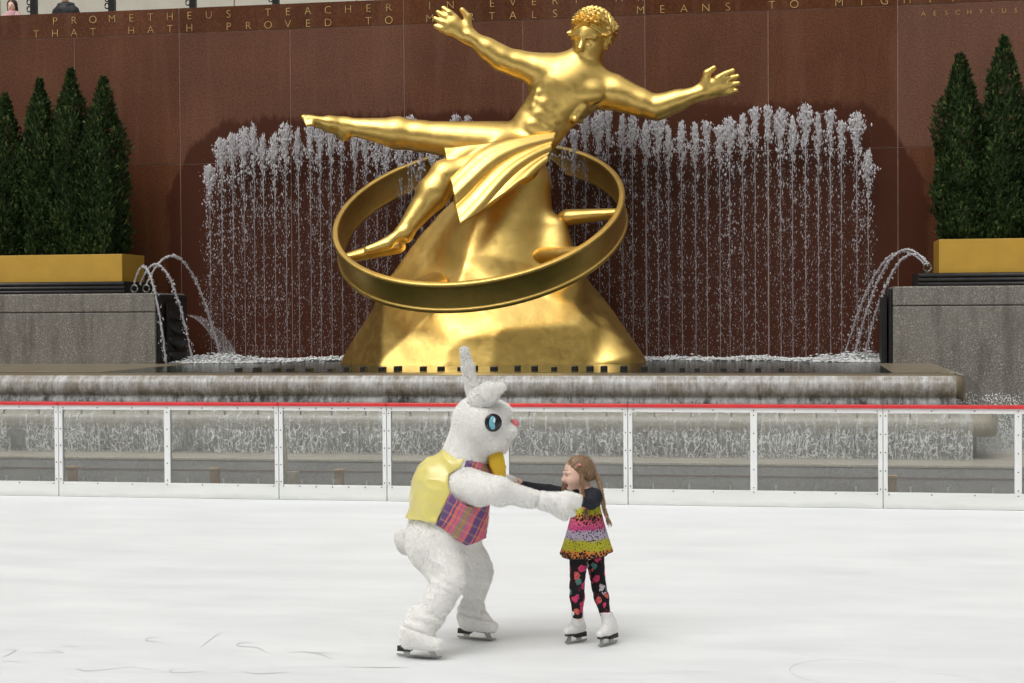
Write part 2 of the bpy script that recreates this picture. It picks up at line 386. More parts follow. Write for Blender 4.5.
def m_sheet(name, kind):
    m, nt = new_mat(name)
    if kind == 'film':
        v = coords(nt, scale=(1, .12, .12)); a = noise(nt, v, 26, 5, .7); v2 = coords(nt, scale=(1, .2, .2)); b = noise(nt, v2, 1.5, 5, .62)
        f = math_(nt, 'ADD', math_(nt, 'MULTIPLY', a, .62), math_(nt, 'MULTIPLY', b, .62))
        g_ = noise(nt, coords(nt, scale=(1, .5, .5)), 9, 5, .7); f = math_(nt, 'ADD', math_(nt, 'MULTIPLY', f, .52), math_(nt, 'MULTIPLY', g_, .56)); al = ramp(nt, f, [(.50, .08), (.60, .36), (.76, .80)])
    else:
        va = coords(nt, scale=(1, 1, .42)); a = vor(nt, mixv(nt, va, 4, .6), 15, 'DISTANCE_TO_EDGE'); a2 = vor(nt, mixv(nt, va, 8, .45), 34, 'DISTANCE_TO_EDGE'); zz = nd(nt, 'ShaderNodeSeparateXYZ', {'Vector': coords(nt)}).outputs[2]
        b = noise(nt, coords(nt, scale=(1, 1, .4)), 1.6, 5, .65); c = noise(nt, coords(nt, scale=(1, .2, .16)), 24, 4, .6)
        lace = math_(nt, 'ADD', ramp(nt, a, [(.0, .9), (.09, 0)]), math_(nt, 'MULTIPLY', ramp(nt, a2, [(.0, 1), (.10, 0)]), .75))
        lace = math_(nt, 'MULTIPLY', lace, ramp(nt, b, [(.32, .2), (.55, 1)])); lace = math_(nt, 'MULTIPLY', lace, ramp(nt, zz, [(.45, 1), (.68, 1), (.78, .55), (.90, .22)]))
        al = math_(nt, 'ADD', math_(nt, 'MULTIPLY', lace, .95), math_(nt, 'MULTIPLY', ramp(nt, c, [(.5, .0), (.72, .75)]), .6), clamp=True)
        al = math_(nt, 'ADD', al, .05, clamp=True)
    tr = nd(nt, 'ShaderNodeBsdfTransparent'); bb = nd(nt, 'ShaderNodeBsdfPrincipled', {'Base Color': (.70, .70, .695, 1) if kind == 'film' else (.80, .80, .795, 1), 'Roughness': .3})
    mx = nd(nt, 'ShaderNodeMixShader', {0: al, 1: tr.outputs[0], 2: bb.outputs[0]}); nd(nt, 'ShaderNodeOutputMaterial', {0: mx.outputs[0]}); return m
def mixv(nt, v, sc, amt):
    n = nd(nt, 'ShaderNodeTexNoise', {'Vector': v, 'Scale': sc, 'Detail': 3}).outputs[1]
    o = nd(nt, 'ShaderNodeVectorMath', {0: n, 1: (-.5, -.5, -.5)}, operation='ADD').outputs[0]
    s_ = nd(nt, 'ShaderNodeVectorMath', {0: o, 'Scale': amt}, operation='SCALE').outputs[0]
    return nd(nt, 'ShaderNodeVectorMath', {0: v, 1: s_}, operation='ADD').outputs[0]
M['film'] = m_sheet('water film over the lip', 'film'); M['lace'] = m_sheet('lacy falling water', 'lace')
def m_mist():
    m, nt = new_mat('spray curtain'); v = coords(nt, scale=(1, 1, .3)); a = noise(nt, v, 3, 6, .7); b = noise(nt, coords(nt, scale=(1, 1, .12)), 22, 4, .7)
    al = math_(nt, 'MULTIPLY', ramp(nt, a, [(.35, .1), (.7, .75)]), ramp(nt, b, [(.35, .2), (.7, 1)]))
    tr = nd(nt, 'ShaderNodeBsdfTransparent'); bb = nd(nt, 'ShaderNodeBsdfDiffuse', {'Color': (.72, .72, .715, 1)})
    mx = nd(nt, 'ShaderNodeMixShader', {0: al, 1: tr.outputs[0], 2: bb.outputs[0]}); nd(nt, 'ShaderNodeOutputMaterial', {0: mx.outputs[0]}); return m
M['mist'] = m_mist()
M['yellow'] = simple('ochre painted planter', (.53, .315, .045), .42, var=.07, scale=3)
M['slat'] = simple('dark metal slat', (.045, .043, .042), .42, .3, var=.3, scale=5)
M['iron'] = simple('black iron', (.012, .012, .014), .4, .2)
M['chrome'] = simple('dull nozzle metal', (.22, .22, .21), .3, .9)
M['soil'] = simple('soil', (.03, .02, .012), .9, var=.5)
M['beige'] = simple('beige limestone', (.53, .50, .42), .8, var=.06, scale=2)
M['paving'] = simple('plaza paving', (.30, .29, .27), .8, var=.2, scale=2)
M['ground'] = simple('city ground', (.22, .215, .205), .85, var=.2, scale=.4)
M['trunk'] = simple('bark', (.07, .045, .03), .9, var=.4, scale=20, stretch=(1, 1, .2))
def m_leaf():
    m, nt = new_mat('arborvitae foliage'); t = nd(nt, 'ShaderNodeAttribute', attribute_name='tone').outputs['Fac']
    col = ramp(nt, t, [(0, (.010, .022, .006)), (.45, (.025, .052, .012)), (.8, (.052, .092, .021)), (1, (.125, .14, .04))])
    finish(nt, col, .55, spec=.3); return m
M['leaf'] = m_leaf()

# ------------------------------------------------------------------ ground and ice
YB = 18.326
box_obj('ground', -600, 600, -500, 700, -.6, -.06, M['ground'], kind='structure')
ice = box_obj('ice', -24, 20, -6, YB + .02, -.3, 0, M['ice'], kind='structure')
def ribbon(mb, pts, w):
    L = []
    for i, p in enumerate(pts):
        a = np.array(pts[max(i - 1, 0)]); b = np.array(pts[min(i + 1, len(pts) - 1)]); t = (b - a) / (np.linalg.norm(b - a) + 1e-9)
        n = np.array([-t[1], t[0]]); ww = w * math.sin(math.pi * (i + .35) / (len(pts) - .3))
        L.append([(p[0] - n[0] * ww, p[1] - n[1] * ww, .003), (p[0] + n[0] * ww, p[1] + n[1] * ww, .003)])
    mb.loft(L, False, False)
sc = MB()
def scratch(pix, w=.006):
    P = [at_ground(u, v)[:2] for u, v in pix]; Q = []
    for i in range(len(P) - 1):
        p0, p1, p2, p3 = P[max(i - 1, 0)], P[i], P[i + 1], P[min(i + 2, len(P) - 1)]
        for t in np.linspace(0, 1, 7)[:-1]:
            Q.append(.5 * ((2 * p1) + (p2 - p0) * t + (2 * p0 - 5 * p1 + 4 * p2 - p3) * t ** 2 + (3 * p1 - p0 - 3 * p2 + p3) * t ** 3))
    ribbon(sc, Q, w)
for pix, w in [([(165, 643), (147, 641), (150, 638), (165, 638)], .006), ([(0, 651), (15, 650), (8, 655), (0, 658)], .009), ([(0, 661), (30, 663)], .004),
               ([(141, 666), (92, 671), (80, 670), (76, 668)], .006), ([(213, 671), (178, 673), (170, 671), (180, 668)], .006), ([(266, 653), (258, 648), (238, 646), (242, 643), (262, 643)], .008),
               ([(345, 653), (318, 653), (300, 652), (284, 654)], .007), ([(332, 660), (322, 655), (310, 653)], .006), ([(200, 648), (214, 637), (224, 632)], .004), ([(410, 668), (335, 667)], .006),
               ([(292, 672), (258, 674), (240, 671)], .006), ([(620, 671), (700, 672), (760, 672), (795, 671)], .0022), ([(990, 683), (950, 675), (910, 672)], .0022),
               ([(15, 652), (60, 653), (55, 651), (40, 650)], .005), ([(60, 646), (85, 647)], .005), ([(360, 616), (375, 613)], .003)]: scratch(pix, w)
c = at_ground(846, 672)
ribbon(sc, [(c[0] + .345 * math.cos(t), c[1] + .345 * math.sin(t)) for t in np.linspace(0, 6.1, 60)], .0028)
for _ in range(280):
    p = at_ground(random.uniform(-60, 1080), random.triangular(520, 690, 670))[:2]; a = random.uniform(-.5, .5); k = random.uniform(-.5, .5); L = random.uniform(.3, 1.3)
    ribbon(sc, [(p[0] + L * t * math.cos(a + k * t), p[1] + L * t * math.sin(a + k * t)) for t in np.linspace(0, 1, 9)], random.uniform(.0006, .0013))
sc.obj('skate_scratches', M['scratch'], ice, kind='stuff')

# ------------------------------------------------------------------ rink barrier: one thing per section between joints
J = [-14.69, -11.82, -8.955, -6.105, -4.758, -1.868, 1.027, 3.97, 6.87]
LBL = ['white framed barrier section beyond the left end of the rink', 'leftmost white barrier section with clear panel, cut by the edge of the photo',
       'white barrier section with a middle post left of the leaning pale plank', 'narrow single pane barrier section with the leaning plank behind it',
       'white framed barrier section behind the rabbit costume', 'white barrier section to the right of the girl, between her and the foaming ledge end',
       'rightmost white barrier section with clear panel in front of the grey granite block', 'white framed barrier section beyond the right end of the rink']
clip_me = screw_me = None
HB = 1.172
for i in range(len(J) - 1):
    x0, x1 = J[i] + .004, J[i + 1] - .004; L = x1 - x0
    t = empty('rink_barrier', (x0, YB, 0), label=LBL[i], cat='barrier', group='sections of the rink barrier')
    box_obj('kick_board', 0, L, -.02, .05, .002, .185, M['kick'], t, .006)
    box_obj('red_rail', 0, L, -.035, .085, HB - .035, HB + .003, M['redrail'], t, .006)
    box_obj('top_frame', 0, L, -.012, .045, HB - .092, HB - .036, M['white'], t, .004)
    n = 1 if L < 2 else 2
    xs = [0, L] if n == 1 else [0, L / 2, L]
    for k, x in enumerate(xs):
        w = .048 if k in (0, n) else .078
        a = x if k == 0 else (x - w if k == n else x - w / 2)
        box_obj('post', a, a + w, -.014, .048, .186, HB - .093, M['white'], t, .004)
        for q in range(5):
            z = .22 + q * (HB - .34) / 4
            if screw_me is None:
                b = MB(); b.lathe([(.0075, 0), (.0075, .004), (.003, .006)], n=8); o = b.obj('screw', M['screw'], t); screw_me = o.data
            else: o = link(bpy.data.objects.new('screw', screw_me), t)
            o.location = (a + w / 2, -.0145, z); o.rotation_euler = (D2R(90), 0, 0)
    for k in range(n):
        a, b_ = xs[k] + (.048 if k == 0 else .039), xs[k + 1] - (.048 if k == n - 1 else .039)
        box_obj('pane', a - .004, b_ + .004, .014, .026, .186, HB - .093, M['glass'], t)
        for q in range(3):
            for top in (0, 1):
                if clip_me is None:
                    b = MB(); b.box(-.009, .009, .03, .05, 0, .06); o = b.obj('clip', M['clip'], t); clip_me = o.data
                else: o = link(bpy.data.objects.new('clip', clip_me), t)
                o.location = (a + (b_ - a) * (q + .5 + random.uniform(-.06, .06)) / 3, 0, HB - .15 if top else .187)
    for q in range(7):
        for z in (HB - .064, .165):
            o = link(bpy.data.objects.new('screw', screw_me), t); o.location = (.06 + (L - .12) * q / 6, -.0125 if z > .5 else -.0205, z + random.uniform(-.004, .004)); o.rotation_euler = (D2R(90), 0, 0)
for x, lb in ((-9.05, 'small tan wood block behind the leftmost barrier joint'), (-7.141, 'small tan wood block behind the middle pane of the left barrier section'),
              (-5.52, 'small tan wood block behind the narrow barrier section'), (1.16, 'small tan wood block behind the right barrier joint')):
    b = MB(); b.box(-.05, .05, -.05, .05, -.058, .29); b.box(-.062, .062, -.062, .062, .29, .32)
    b.obj('wood_block', M['wood'], bevel=.006, label=lb, cat='block').location = (x, 18.9, 0)
t = empty('leaning_plank', (-6.19, 18.86, -.05), label='pale wooden plank leaning upright behind the narrow barrier section', cat='plank')
b = MB(); b.box(-.045, .045, -.02, .02, 0, .92, Matrix.Rotation(D2R(-4), 4, 'Y')); b.obj('board', M['plank'], t, bevel=.005)
b = MB(); b.box(.02, .16, -.03, .03, .002, .34); b.obj('foot', M['plank'], t, bevel=.005)

# ------------------------------------------------------------------ fountain basin: ledges, steps, weir
ZW = 1.40
bas = empty('fountain_basin', (-4.2, 21, 0), label='stepped stone fountain basin with two rounded ledges below the golden statue', cat='fountain')
def sweep(name, prof, x0, x1, mat, parent, off=(0, 0), end_round=0.0, smooth=True, seg=60):
    """profile (Y, Z) swept along X; ends may draw in to round the corner off"""
    mb = MB(); rings = []; xs = list(np.linspace(x0, x1, seg))
    ycen = max(p[0] for p in prof)
    for x in xs: rings.append([(x + 4.2, y - 21, z) for y, z in prof])
    if end_round:
        for q in np.linspace(0, 1, 8)[1:]:
            a = q * math.pi / 2
            rings.append([(x1 + end_round * math.sin(a) + 4.2, (y + (end_round * (1 - math.cos(a)) if y < ycen - .3 else 0)) - 21, z - .05 * (1 - math.cos(a)) * (z > 1)) for y, z in prof])
    mb.loft(rings, True, True); return mb.obj(name, mat, parent, smooth=smooth)
def nose(yf, zt, zb, back, r=.16, n=9):
    P = [(back, zt)]; h = (zt - zb) / 2
    for q in range(n + 1):
        a = math.pi * q / n; P.append((yf + r - r * math.sin(a) ** .75, zb + h + h * math.cos(a)))
    P += [(yf + .3, zb), (yf + .3, zb + .02), (back, zb + .02)]
    return P
sweep('upper_ledge', nose(21.0, 1.398, 1.095, 22.0, .2), -16, 2.02, M['ledge'], bas, end_round=.2)
sweep('lower_ledge', nose(20.08, .955, .665, 21.2, .2), -16, 2.32, M['ledge2'], bas, end_round=.2)
box_obj('pool_wall', -16 + 4.2, 2.0 + 4.2, .62, 1.0, 0, 1.095, M['dark'], bas)  # coloured near black for the shadow gap under the upper lip
box_obj('lower_wall', -16 + 4.2, 2.3 + 4.2, -.45, .2, 0, .66, M['riser'], bas)
box_obj('step', -18 + 4.2, 14 + 4.2, -1.5, .6, .345, .39, M['step'], bas, .012); box_obj('step_face', -18 + 4.2, 14 + 4.2, -1.49, .5, .235, .344, M['riser'], bas)
box_obj('seam', -18 + 4.2, 14 + 4.2, -1.492, .3, .218, .234, M['redline'], bas)
box_obj('step_riser', -18 + 4.2, 14 + 4.2, -1.485, .3, -.06, .217, M['riser'], bas)
b = MB(); b.box(-16 + 4.2, -10.1 + 4.2, 1.0, 4.6, .9, 1.405); b.obj('side_ledge', M['ledge'], bas, bevel=.02)
b = MB(); b.box(1.35 + 4.2, 2.2 + 4.2, 1.0, 4.6, .6, 1.405); b.obj('side_ledge', M['ledge'], bas, bevel=.02)
u = 236
while u < 790:
    w = random.uniform(.032, .046); p = at_ground(u + random.uniform(-3, 3), 370.3, ZW)
    h = random.uniform(.05, .07) if 330 < u < 660 else random.uniform(.03, .045)
    b = MB(); b.box(-w, w, -.09, .09, -.06, h); o = b.obj('weir_block', M['dark'], bas, bevel=.008); o.location = (p[0] + 4.2, p[1] - 21, ZW)
    u += random.uniform(16, 22)
pool = box_obj('pool_water', -16, 2.0, 21.9, 27.98, 1.05, ZW, M['pool'], kind='structure')
# sheets of water over the two lips
prof = []
for q in range(13):
    a = math.pi * (.16 + q / 12 * .66); prof.append((21.0 + .2 - .215 * math.sin(a) ** .75, 1.2465 + .163 * math.cos(a)))
prof += [(21.02, 1.06), (21.03, .97)]
def water_sheet(name, prof, x0, x1, mat, amp, n=260):
    rings = []
    for x in np.linspace(x0, x1, n):
        P = np.array([(x, y, z) for y, z in prof]); d = vnoise(P, (2.2, 1, 2), 2, 3) * amp * np.linspace(.1, 1, len(prof))
        rings.append([(p[0], p[1] - .006 - abs(dd), p[2]) for p, dd in zip(P, d)])
    mb = MB(); mb.loft(rings, False, False)
    return mb.obj(name, mat, smooth=True, kind='structure')
water_sheet('water_film', prof, -16, 2.1, M['film'], .002)
prof = [(20.4, .962)] + [(20.08 + .2 - .215 * math.sin(math.pi * q / 12 * .6) ** .75, .81 + .158 * math.cos(math.pi * q / 12 * .6)) for q in range(1, 13)] + [(20.055, .68), (20.06, .6), (20.07, .5), (20.09, .395)]
water_sheet('water_fall', prof, -16, 2.2, M['lace'], .015)
prof = [(20.3, .962)] + [(20.08 + .2 - .195 * math.sin(math.pi * q / 12 * .6) ** .75, .81 + .15 * math.cos(math.pi * q / 12 * .6)) for q in range(1, 13)] + [(20.08, .68), (20.1, .6), (20.12, .5), (20.15, .395)]

# ------------------------------------------------------------------ red granite wall with gilded lettering
wall = empty('granite_wall', (-4.5, 28, 0), label='tall polished red granite wall with gilded inscription behind the fountain', cat='wall')
jx = [-21.9, -19.75, -17.6, -15.45, -13.29, -11.2, -9.05, -6.9, -4.71, -2.52, -.37, 1.83, 4.0, 6.2, 8.4, 10.6]
V = []; Fs = []; tones = []
def slab(x0, x1, y0, z0, z1, tone):
    o = len(V); V.extend([(x, y, z) for z in (z0, z1) for y in (y0, y0 + .3) for x in (x0, x1)])
    for f in ((0, 2, 3, 1), (4, 5, 7, 6), (0, 1, 5, 4), (2, 6, 7, 3), (0, 4, 6, 2), (1, 3, 7, 5)): Fs.append([i + o for i in f]); tones.append(tone)
g = .0065
for i in range(len(jx) - 1):
    a, b_ = jx[i] + g, jx[i + 1] - g
    slab(a + 4.5, b_ + 4.5, 0, .9, 5.045 - g, random.uniform(-.25, .35)); slab(a + 4.5, b_ + 4.5, 0, 5.045 + g, 7.47, random.uniform(-.3, .7))
me = arr_mesh('slabs', V, Fs, False); at = me.attributes.new('tone', 'FLOAT', 'FACE'); at.data.foreach_set('value', tones); me.materials.append(M['red'])
link(bpy.data.objects.new('slabs', me), wall)
V = []; Fs = []; tones = []
for i in range(0, len(jx) - 1):
    a, b_ = jx[i] + (g if i % 2 else -.001), jx[i + 1] - (g if (i + 1) % 2 else -.001)
    slab(a + 4.5, b_ + 4.5, .012, 7.482, 7.945, random.uniform(-.5, -.1))
me = arr_mesh('inscription_band', V, Fs, False); at = me.attributes.new('tone', 'FLOAT', 'FACE'); at.data.foreach_set('value', tones); me.materials.append(M['red'])
link(bpy.data.objects.new('inscription_band', me), wall)
box_obj('backing', -17.3, 15, .02, 1.0, .9, 7.94, M['joint'], wall)
def letters(rows, parent):
    VV = []; FF = []
    cache = {}
    dg = None
    for txt, x0, pitch, z, size in rows:
        for i, ch in enumerate(txt):
            if ch == ' ': continue
            if ch not in cache:
                cu = bpy.data.curves.new('glyph', 'FONT'); cu.body = ch; cu.size = 1; cu.extrude = .02; cu.align_x = 'CENTER'; cu.resolution_u = 4; cu.offset = -.022
                o = bpy.data.objects.new('glyph', cu); COL.objects.link(o); bpy.context.view_layer.update()
                me = o.evaluated_get(bpy.context.evaluated_depsgraph_get()).to_mesh()
                cache[ch] = ([v.co.copy() for v in me.vertices], [tuple(p.vertices) for p in me.polygons]); bpy.data.objects.remove(o)
            vs, fs = cache[ch]; o = len(VV)
            for v in vs: VV.append((x0 + pitch * i + v.x * size * 1.0, -.004 - v.z * size * .15, z + v.y * size))
            FF += [tuple(k + o for k in f) for f in fs]
    me = bpy.data.meshes.new('inscription'); me.from_pydata(VV, [], FF); me.materials.append(M['letter']); link(bpy.data.objects.new('inscription', me), parent)
P_ = .3817
letters([('PROMETHEUS TEACHER IN EVERY ART BROUGHT THE FIRE', -13.66 + 4.5, P_, 7.73, .205), ('THAT HATH PROVED TO MORTALS A MEANS TO MIGHTY ENDS', -13.66 - P_ + 4.5, P_, 7.50, .205)], wall)
wall.children[-1].location.y = .012
letters([('AESCHYLUS', 2.26 + 4.5, .19, 7.28, .115)], wall)

# promenade behind the wall, building front and posts
box_obj('promenade', -60, 60, 28.95, 36, 6.4, 6.75, M['paving'], kind='structure')
bld = empty('stone_building', (-10, 36, 6.75), label='beige limestone building front above the left end of the wall', cat='building')
b = MB()
for i in range(20):
    for k in range(26): b.box(-30 + i * 3.0 + .01, -27 + i * 3.0 - .01, 0, .5, k * 2.2 + .01, k * 2.2 + 2.19)
b.obj('facade', M['beige'], bld, bevel=.02)
box_obj('facade_backing', -30.2, 30.2, .04, 8, 0, 57.3, M['joint'], bld)
M['pane_dark'] = simple('dark window glass', (.03, .035, .04), .15)
for nm, (x, y, rz), wd, ht, lb in (('south', (0, -34, 180), 110, 44, 'grey stone tower block behind the photographer'), ('west', (-58, 20, 90), 90, 52, 'grey stone tower block beyond the left end of the plaza'), ('east', (46, 20, -90), 90, 48, 'grey stone tower block beyond the right end of the plaza')):  # unseen surrounding towers, put in to block low sky and darken the gold's reflections
    t = empty('tower_block', (x, y, -.05), D2R(rz), label=lb, cat='building', group='tower blocks round the plaza'); b = MB(); pb = MB(); nb = int(wd / 2.6)
    for i in range(nb): xx = -wd / 2 + i * 2.6; b.box(xx, xx + 1.25, 0, 2, 0, ht)
    for k in range(int(ht / 3.6) + 1): b.box(-wd / 2, wd / 2, .12, 1.9, k * 3.6, k * 3.6 + 1.3)
    b.box(-wd / 2 - .3, wd / 2 + .3, -.2, 2.2, ht, ht + 1.2); b.obj('wall', M['beige'], t); pb.box(-wd / 2, wd / 2, .4, 1.7, .1, ht - .1); pb.obj('windows', M['pane_dark'], t)
pn = ['leftmost black iron post beside the woman in pink', 'second black iron post, right of the person in black', 'third black iron post above the wall', 'rightmost black iron post above the wall']
for k, x in enumerate((-14.835, -13.183, -11.499, -9.805)):
    t = empty('iron_post', (x, 29.5, 6.75), label=pn[k], cat='post', group='black iron posts behind the wall')
    b = MB(); b.box(-.06, .06, -.06, .06, .04, 3.0); b.box(-.11, .11, -.11, .11, 0, .12); b.box(-.085, .085, -.085, .085, 1.35, 1.42); b.obj('shaft', M['iron'], t, bevel=.008)
    b = MB()
    for zz in (1.60, 1.74, 1.88):
        b.tube([(-.10 + .045 * math.cos(a), -.01, zz + .055 * math.sin(a)) for a in np.linspace(0, 5.6, 12)], .014, 6)
    b.obj('scroll', M['iron'], t, smooth=True)

# granite blocks, benches, planters and trees either side
for side, x0, x1, lb in ((0, -22, -10.72, 'grey speckled granite block left of the fountain, under the planter'), (1, 1.593, 12, 'grey speckled granite block right of the fountain, behind the ledge end')):
    t = empty('granite_block', (x0, 25.6, 0), label=lb, cat='granite block', group='granite blocks flanking the fountain')
    W_ = x1 - x0; zs = 2.288 if side == 0 else 2.305
    e0, e1 = (0, W_ - 1.0) if side == 0 else (.55, W_); b = MB(); b.box(0, W_, 0, 1.36, 0, zs - .006); b.box(e0, e1, 1.36, 2.38, 0, zs - .008); b.obj('body', M['grey'], t, bevel=.012); b = MB(); b.box(0, W_, 0, 1.36, zs + .006, 2.615); b.box(e0, e1, 1.36, 2.38, zs + .006, 2.613); b.obj('cap', M['grey'], t, bevel=.02)
    box_obj('seam', .01, W_ - .01, .012, 1.35, zs - .006, zs + .006, M['dark'], t)
    xe = W_ if side == 0 else 0; sg_ = 1 if side == 0 else -1; box_obj('dark_end', min(xe, xe + sg_ * .05), max(xe, xe + sg_ * .05), .07, 1.35, .9, 2.59, M['dark'], t, .02)  # near-black sheet laid over the block's end face
for side, x0, x1, lb in ((0, -18, -11.47, 'dark ribbed metal plinth under the left planter'), (1, 2.01, 9, 'dark ribbed metal plinth under the right planter')):
    t = empty('ribbed_plinth', (x0, 26.0, 2.615), label=lb, cat='plinth', group='ribbed plinths under the planters')
    b = MB(); b.box(0, x1 - x0, .05, 1.34, .002, .216); b.obj('core', M['dark'], t)
    for q in range(3):
        b = MB(); b.tube([(0, .045, .038 + q * .07), (x1 - x0, .045, .038 + q * .07)], .032, 12); b.obj('rib', M['slat'], t, smooth=True)
ZP = 2.834
for side, x0, x1, lb in ((0, -17.5, -11.62, 'ochre yellow planter box left of the fountain'), (1, 2.36, 9, 'ochre yellow planter box right of the fountain')):
    t = empty('planter_box', (x0, 26.3, ZP), label=lb, cat='planter', group='yellow planters')
    W_ = x1 - x0; h = .487 if side == 0 else .544; b = MB()
    for a in ((0, W_, 0, .03), (0, W_, .95, .98), (0, .03, .03, .95), (W_ - .03, W_, .03, .95)): b.box(a[0], a[1], a[2], a[3], 0, h)
    b.obj('box', M['yellow'], t, bevel=.006); box_obj('soil', .031, W_ - .031, .031, .949, 0, h - .05, M['soil'], t)
def arbor(seed, H, R, n=15000):
    r = np.random.default_rng(seed); t = 1 - np.sqrt(r.random(n)) * .995; t = np.where(r.random(n) < .25, r.random(n), t)
    ang = r.random(n) * 2 * math.pi
    ph = r.random(6) * 6
    prof = (np.clip((1 - t) * 2.6, 0, 1) ** .8) * (.90 + .10 * np.clip(t * 5, 0, 1)) * (1.06 - .10 * t)
    P0 = np.stack([np.cos(ang) * 1.4, np.sin(ang) * 1.4, t * H * 2.0], 1)
    lump = 1 + .55 * vnoise(P0, 1.5, 3, seed) + .10 * np.sin(ang * 5 + ph[0] + t * 3)
    rad = R * prof * lump * (1 - .42 * r.random(n) ** 1.8)
    C = np.stack([rad * np.cos(ang), rad * np.sin(ang), t * H], 1)
    out = np.stack([np.cos(ang), np.sin(ang), np.zeros(n)], 1)
    d = out * (.35 + .5 * r.random(n))[:, None] + np.array([0, 0, 1.0]) * (.75 + .5 * r.random(n))[:, None] + (r.random((n, 3)) - .5) * .9
    d /= np.linalg.norm(d, axis=1)[:, None]
    s = np.cross(d, out + (r.random((n, 3)) - .5) * 1.3); s /= np.linalg.norm(s, axis=1)[:, None] + 1e-9
    L = (.04 + .075 * r.random(n) ** 1.5)[:, None]; w = (.010 + .014 * r.random(n))[:, None]
    V = np.stack([C - s * w * .5, C + s * w * .5, C + d * L * .6 + s * w, C + d * L * .6 - s * w], 1)
    V[:, 2] += d * L * .35; V[:, 3] += d * L * .15
    me = arr_mesh('crown', V.reshape(-1, 3), np.arange(4 * n).reshape(-1, 4), False)
    tone = np.clip(.44 + .26 * r.standard_normal(n) + .10 * (lump - 1) / .26, 0, 1); at = me.attributes.new('tone', 'FLOAT', 'FACE'); at.data.foreach_set('value', tone.astype(np.float32))
    me.materials.append(M['leaf']); return me
TR = [(-12.40, 2.62, .31, 'leftmost arborvitae, cut by the edge of the photo'), (-11.80, 2.84, .265, 'slim pointed arborvitae, second from the left'), (-11.27, 2.99, .315, 'tallest arborvitae of the left planter'), (-10.72, 2.84, .32, 'arborvitae at the right end of the left planter'),
      (2.42, 2.70, .315, 'shorter arborvitae at the left end of the right planter'), (3.02, 2.93, .325, 'tallest arborvitae of the right planter, at the edge of the photo'), (3.75, 2.8, .42, 'arborvitae of the right planter just outside the photo'), (-13.0, 2.6, .42, 'arborvitae of the left planter just outside the photo')]
for k, (x, H_, R_, lb) in enumerate(TR):
    x *= 1.1346; H_ *= 1.1346; R_ *= 1.19
    z0 = ZP + (.437 if x < 0 else .494); t = empty('arborvitae_tree', (x, 26.8, z0), label=lb, cat='tree', group='arborvitae in the planters')
    link(bpy.data.objects.new('crown', arbor(20 + k, H_, R_)), t)
    b = MB(); b.tube([(0, 0, 0), (.01, 0, H_ * .4), (0, .01, H_ * .9)], [.05, .035, .012], 8)
    for q in range(10):
        a = q * 2.4; zz = .25 + q * .2; b.tube([(0, 0, zz), (.16 * math.cos(a), .16 * math.sin(a), zz + .2)], [.016, .006], 5)
    b.obj('trunk', M['trunk'], t, smooth=True)

# ------------------------------------------------------------------ water jets
_oct = np.array([(1, 0, 0), (-1, 0, 0), (0, 1, 0), (0, -1, 0), (0, 0, 1), (0, 0, -1)], float)
_octf = np.array([(0, 2, 4), (2, 1, 4), (1, 3, 4), (3, 0, 4), (2, 0, 5), (1, 2, 5), (3, 1, 5), (0, 3, 5)])
def drops(C, R):
    """many droplets: little eight-sided beads of radius R (n,3)"""
    n = len(C); a = rng.random(n) * 6.28; c, s = np.cos(a)[:, None], np.sin(a)[:, None]
    B = _oct[None] * R[:, None, :]; B = np.stack([B[..., 0] * c - B[..., 1] * s, B[..., 0] * s + B[..., 1] * c, B[..., 2]], -1)
    return (C[:, None] + B).reshape(-1, 3), (np.arange(n)[:, None, None] * 6 + _octf[None]).reshape(-1, 3)
def jet_mesh(H_, seed, dense):
    r = np.random.default_rng(seed)
    n1 = int(420 * dense); t = H_ - np.abs(r.standard_normal(n1)) * .24 - r.random(n1) ** 2 * .35; w = .040 + .022 * np.sin((H_ - t) * 8 + seed * 2.1)
    C1 = np.stack([r.standard_normal(n1) * w, r.standard_normal(n1) * w * .8, t], 1); C1[:, 2] = np.minimum(C1[:, 2], H_ - 5 * C1[:, 0] ** 2 - .02 * r.random(n1)); R1 = (.006 + .017 * r.random(n1) ** 2)[:, None] * np.array([.85, .85, 1.9])
    n2 = int(720 * dense); f = r.random(n2) ** 1.7; z = H_ - .1 - f * (H_ - .1); clump = np.floor(f * 16 + r.random(n2) * .4); cx = np.sin(clump * 2.7 + seed * 1.9) * .03
    C2 = np.stack([cx * (f < .6) + r.standard_normal(n2) * (.022 + .04 * f ** .7) , r.standard_normal(n2) * .05 - .02, z + r.standard_normal(n2) * .05], 1); C2[:, 2] = np.maximum(C2[:, 2], 0.01)
    R2 = (.0028 + .009 * r.random(n2) ** 3 * (1.1 - .7 * f))[:, None] * np.array([.8, .8, 3.4])
    V, Fq = drops(np.concatenate([C1, C2]), np.concatenate([R1, R2]))
    n = 46; zz = np.linspace(0, H_ - .08, n); P = np.stack([.006 * np.sin(zz * 7 + seed) * zz / H_, 0 * zz, zz], 1); rr = .0034 + .003 * r.random(n) ** 2 + .007 * (zz / H_) ** 3
    ring = []; k = 6
    for i in range(n): ring.append([(P[i, 0] + rr[i] * math.cos(q * math.pi / 3), P[i, 1] + rr[i] * math.sin(q * math.pi / 3), P[i, 2]) for q in range(k)])
    return V, Fq, ring
jm = []
for s_ in range(9):
    V, Fq, ring = jet_mesh(4.26, s_ + 1, .85 + .35 * (s_ % 3) / 2); me = arr_mesh('spray', V, Fq, False); me.materials.append(M['drop'])
    mb = MB(); mb.loft(ring); me2 = bpy.data.meshes.new('stream'); me2.from_pydata(mb.v, [], mb.f); me2.materials.append(M['stream']); me2.polygons.foreach_set('use_smooth', [True] * len(me2.polygons)); jm.append((me, me2))
NJ = 57; prevz = 0
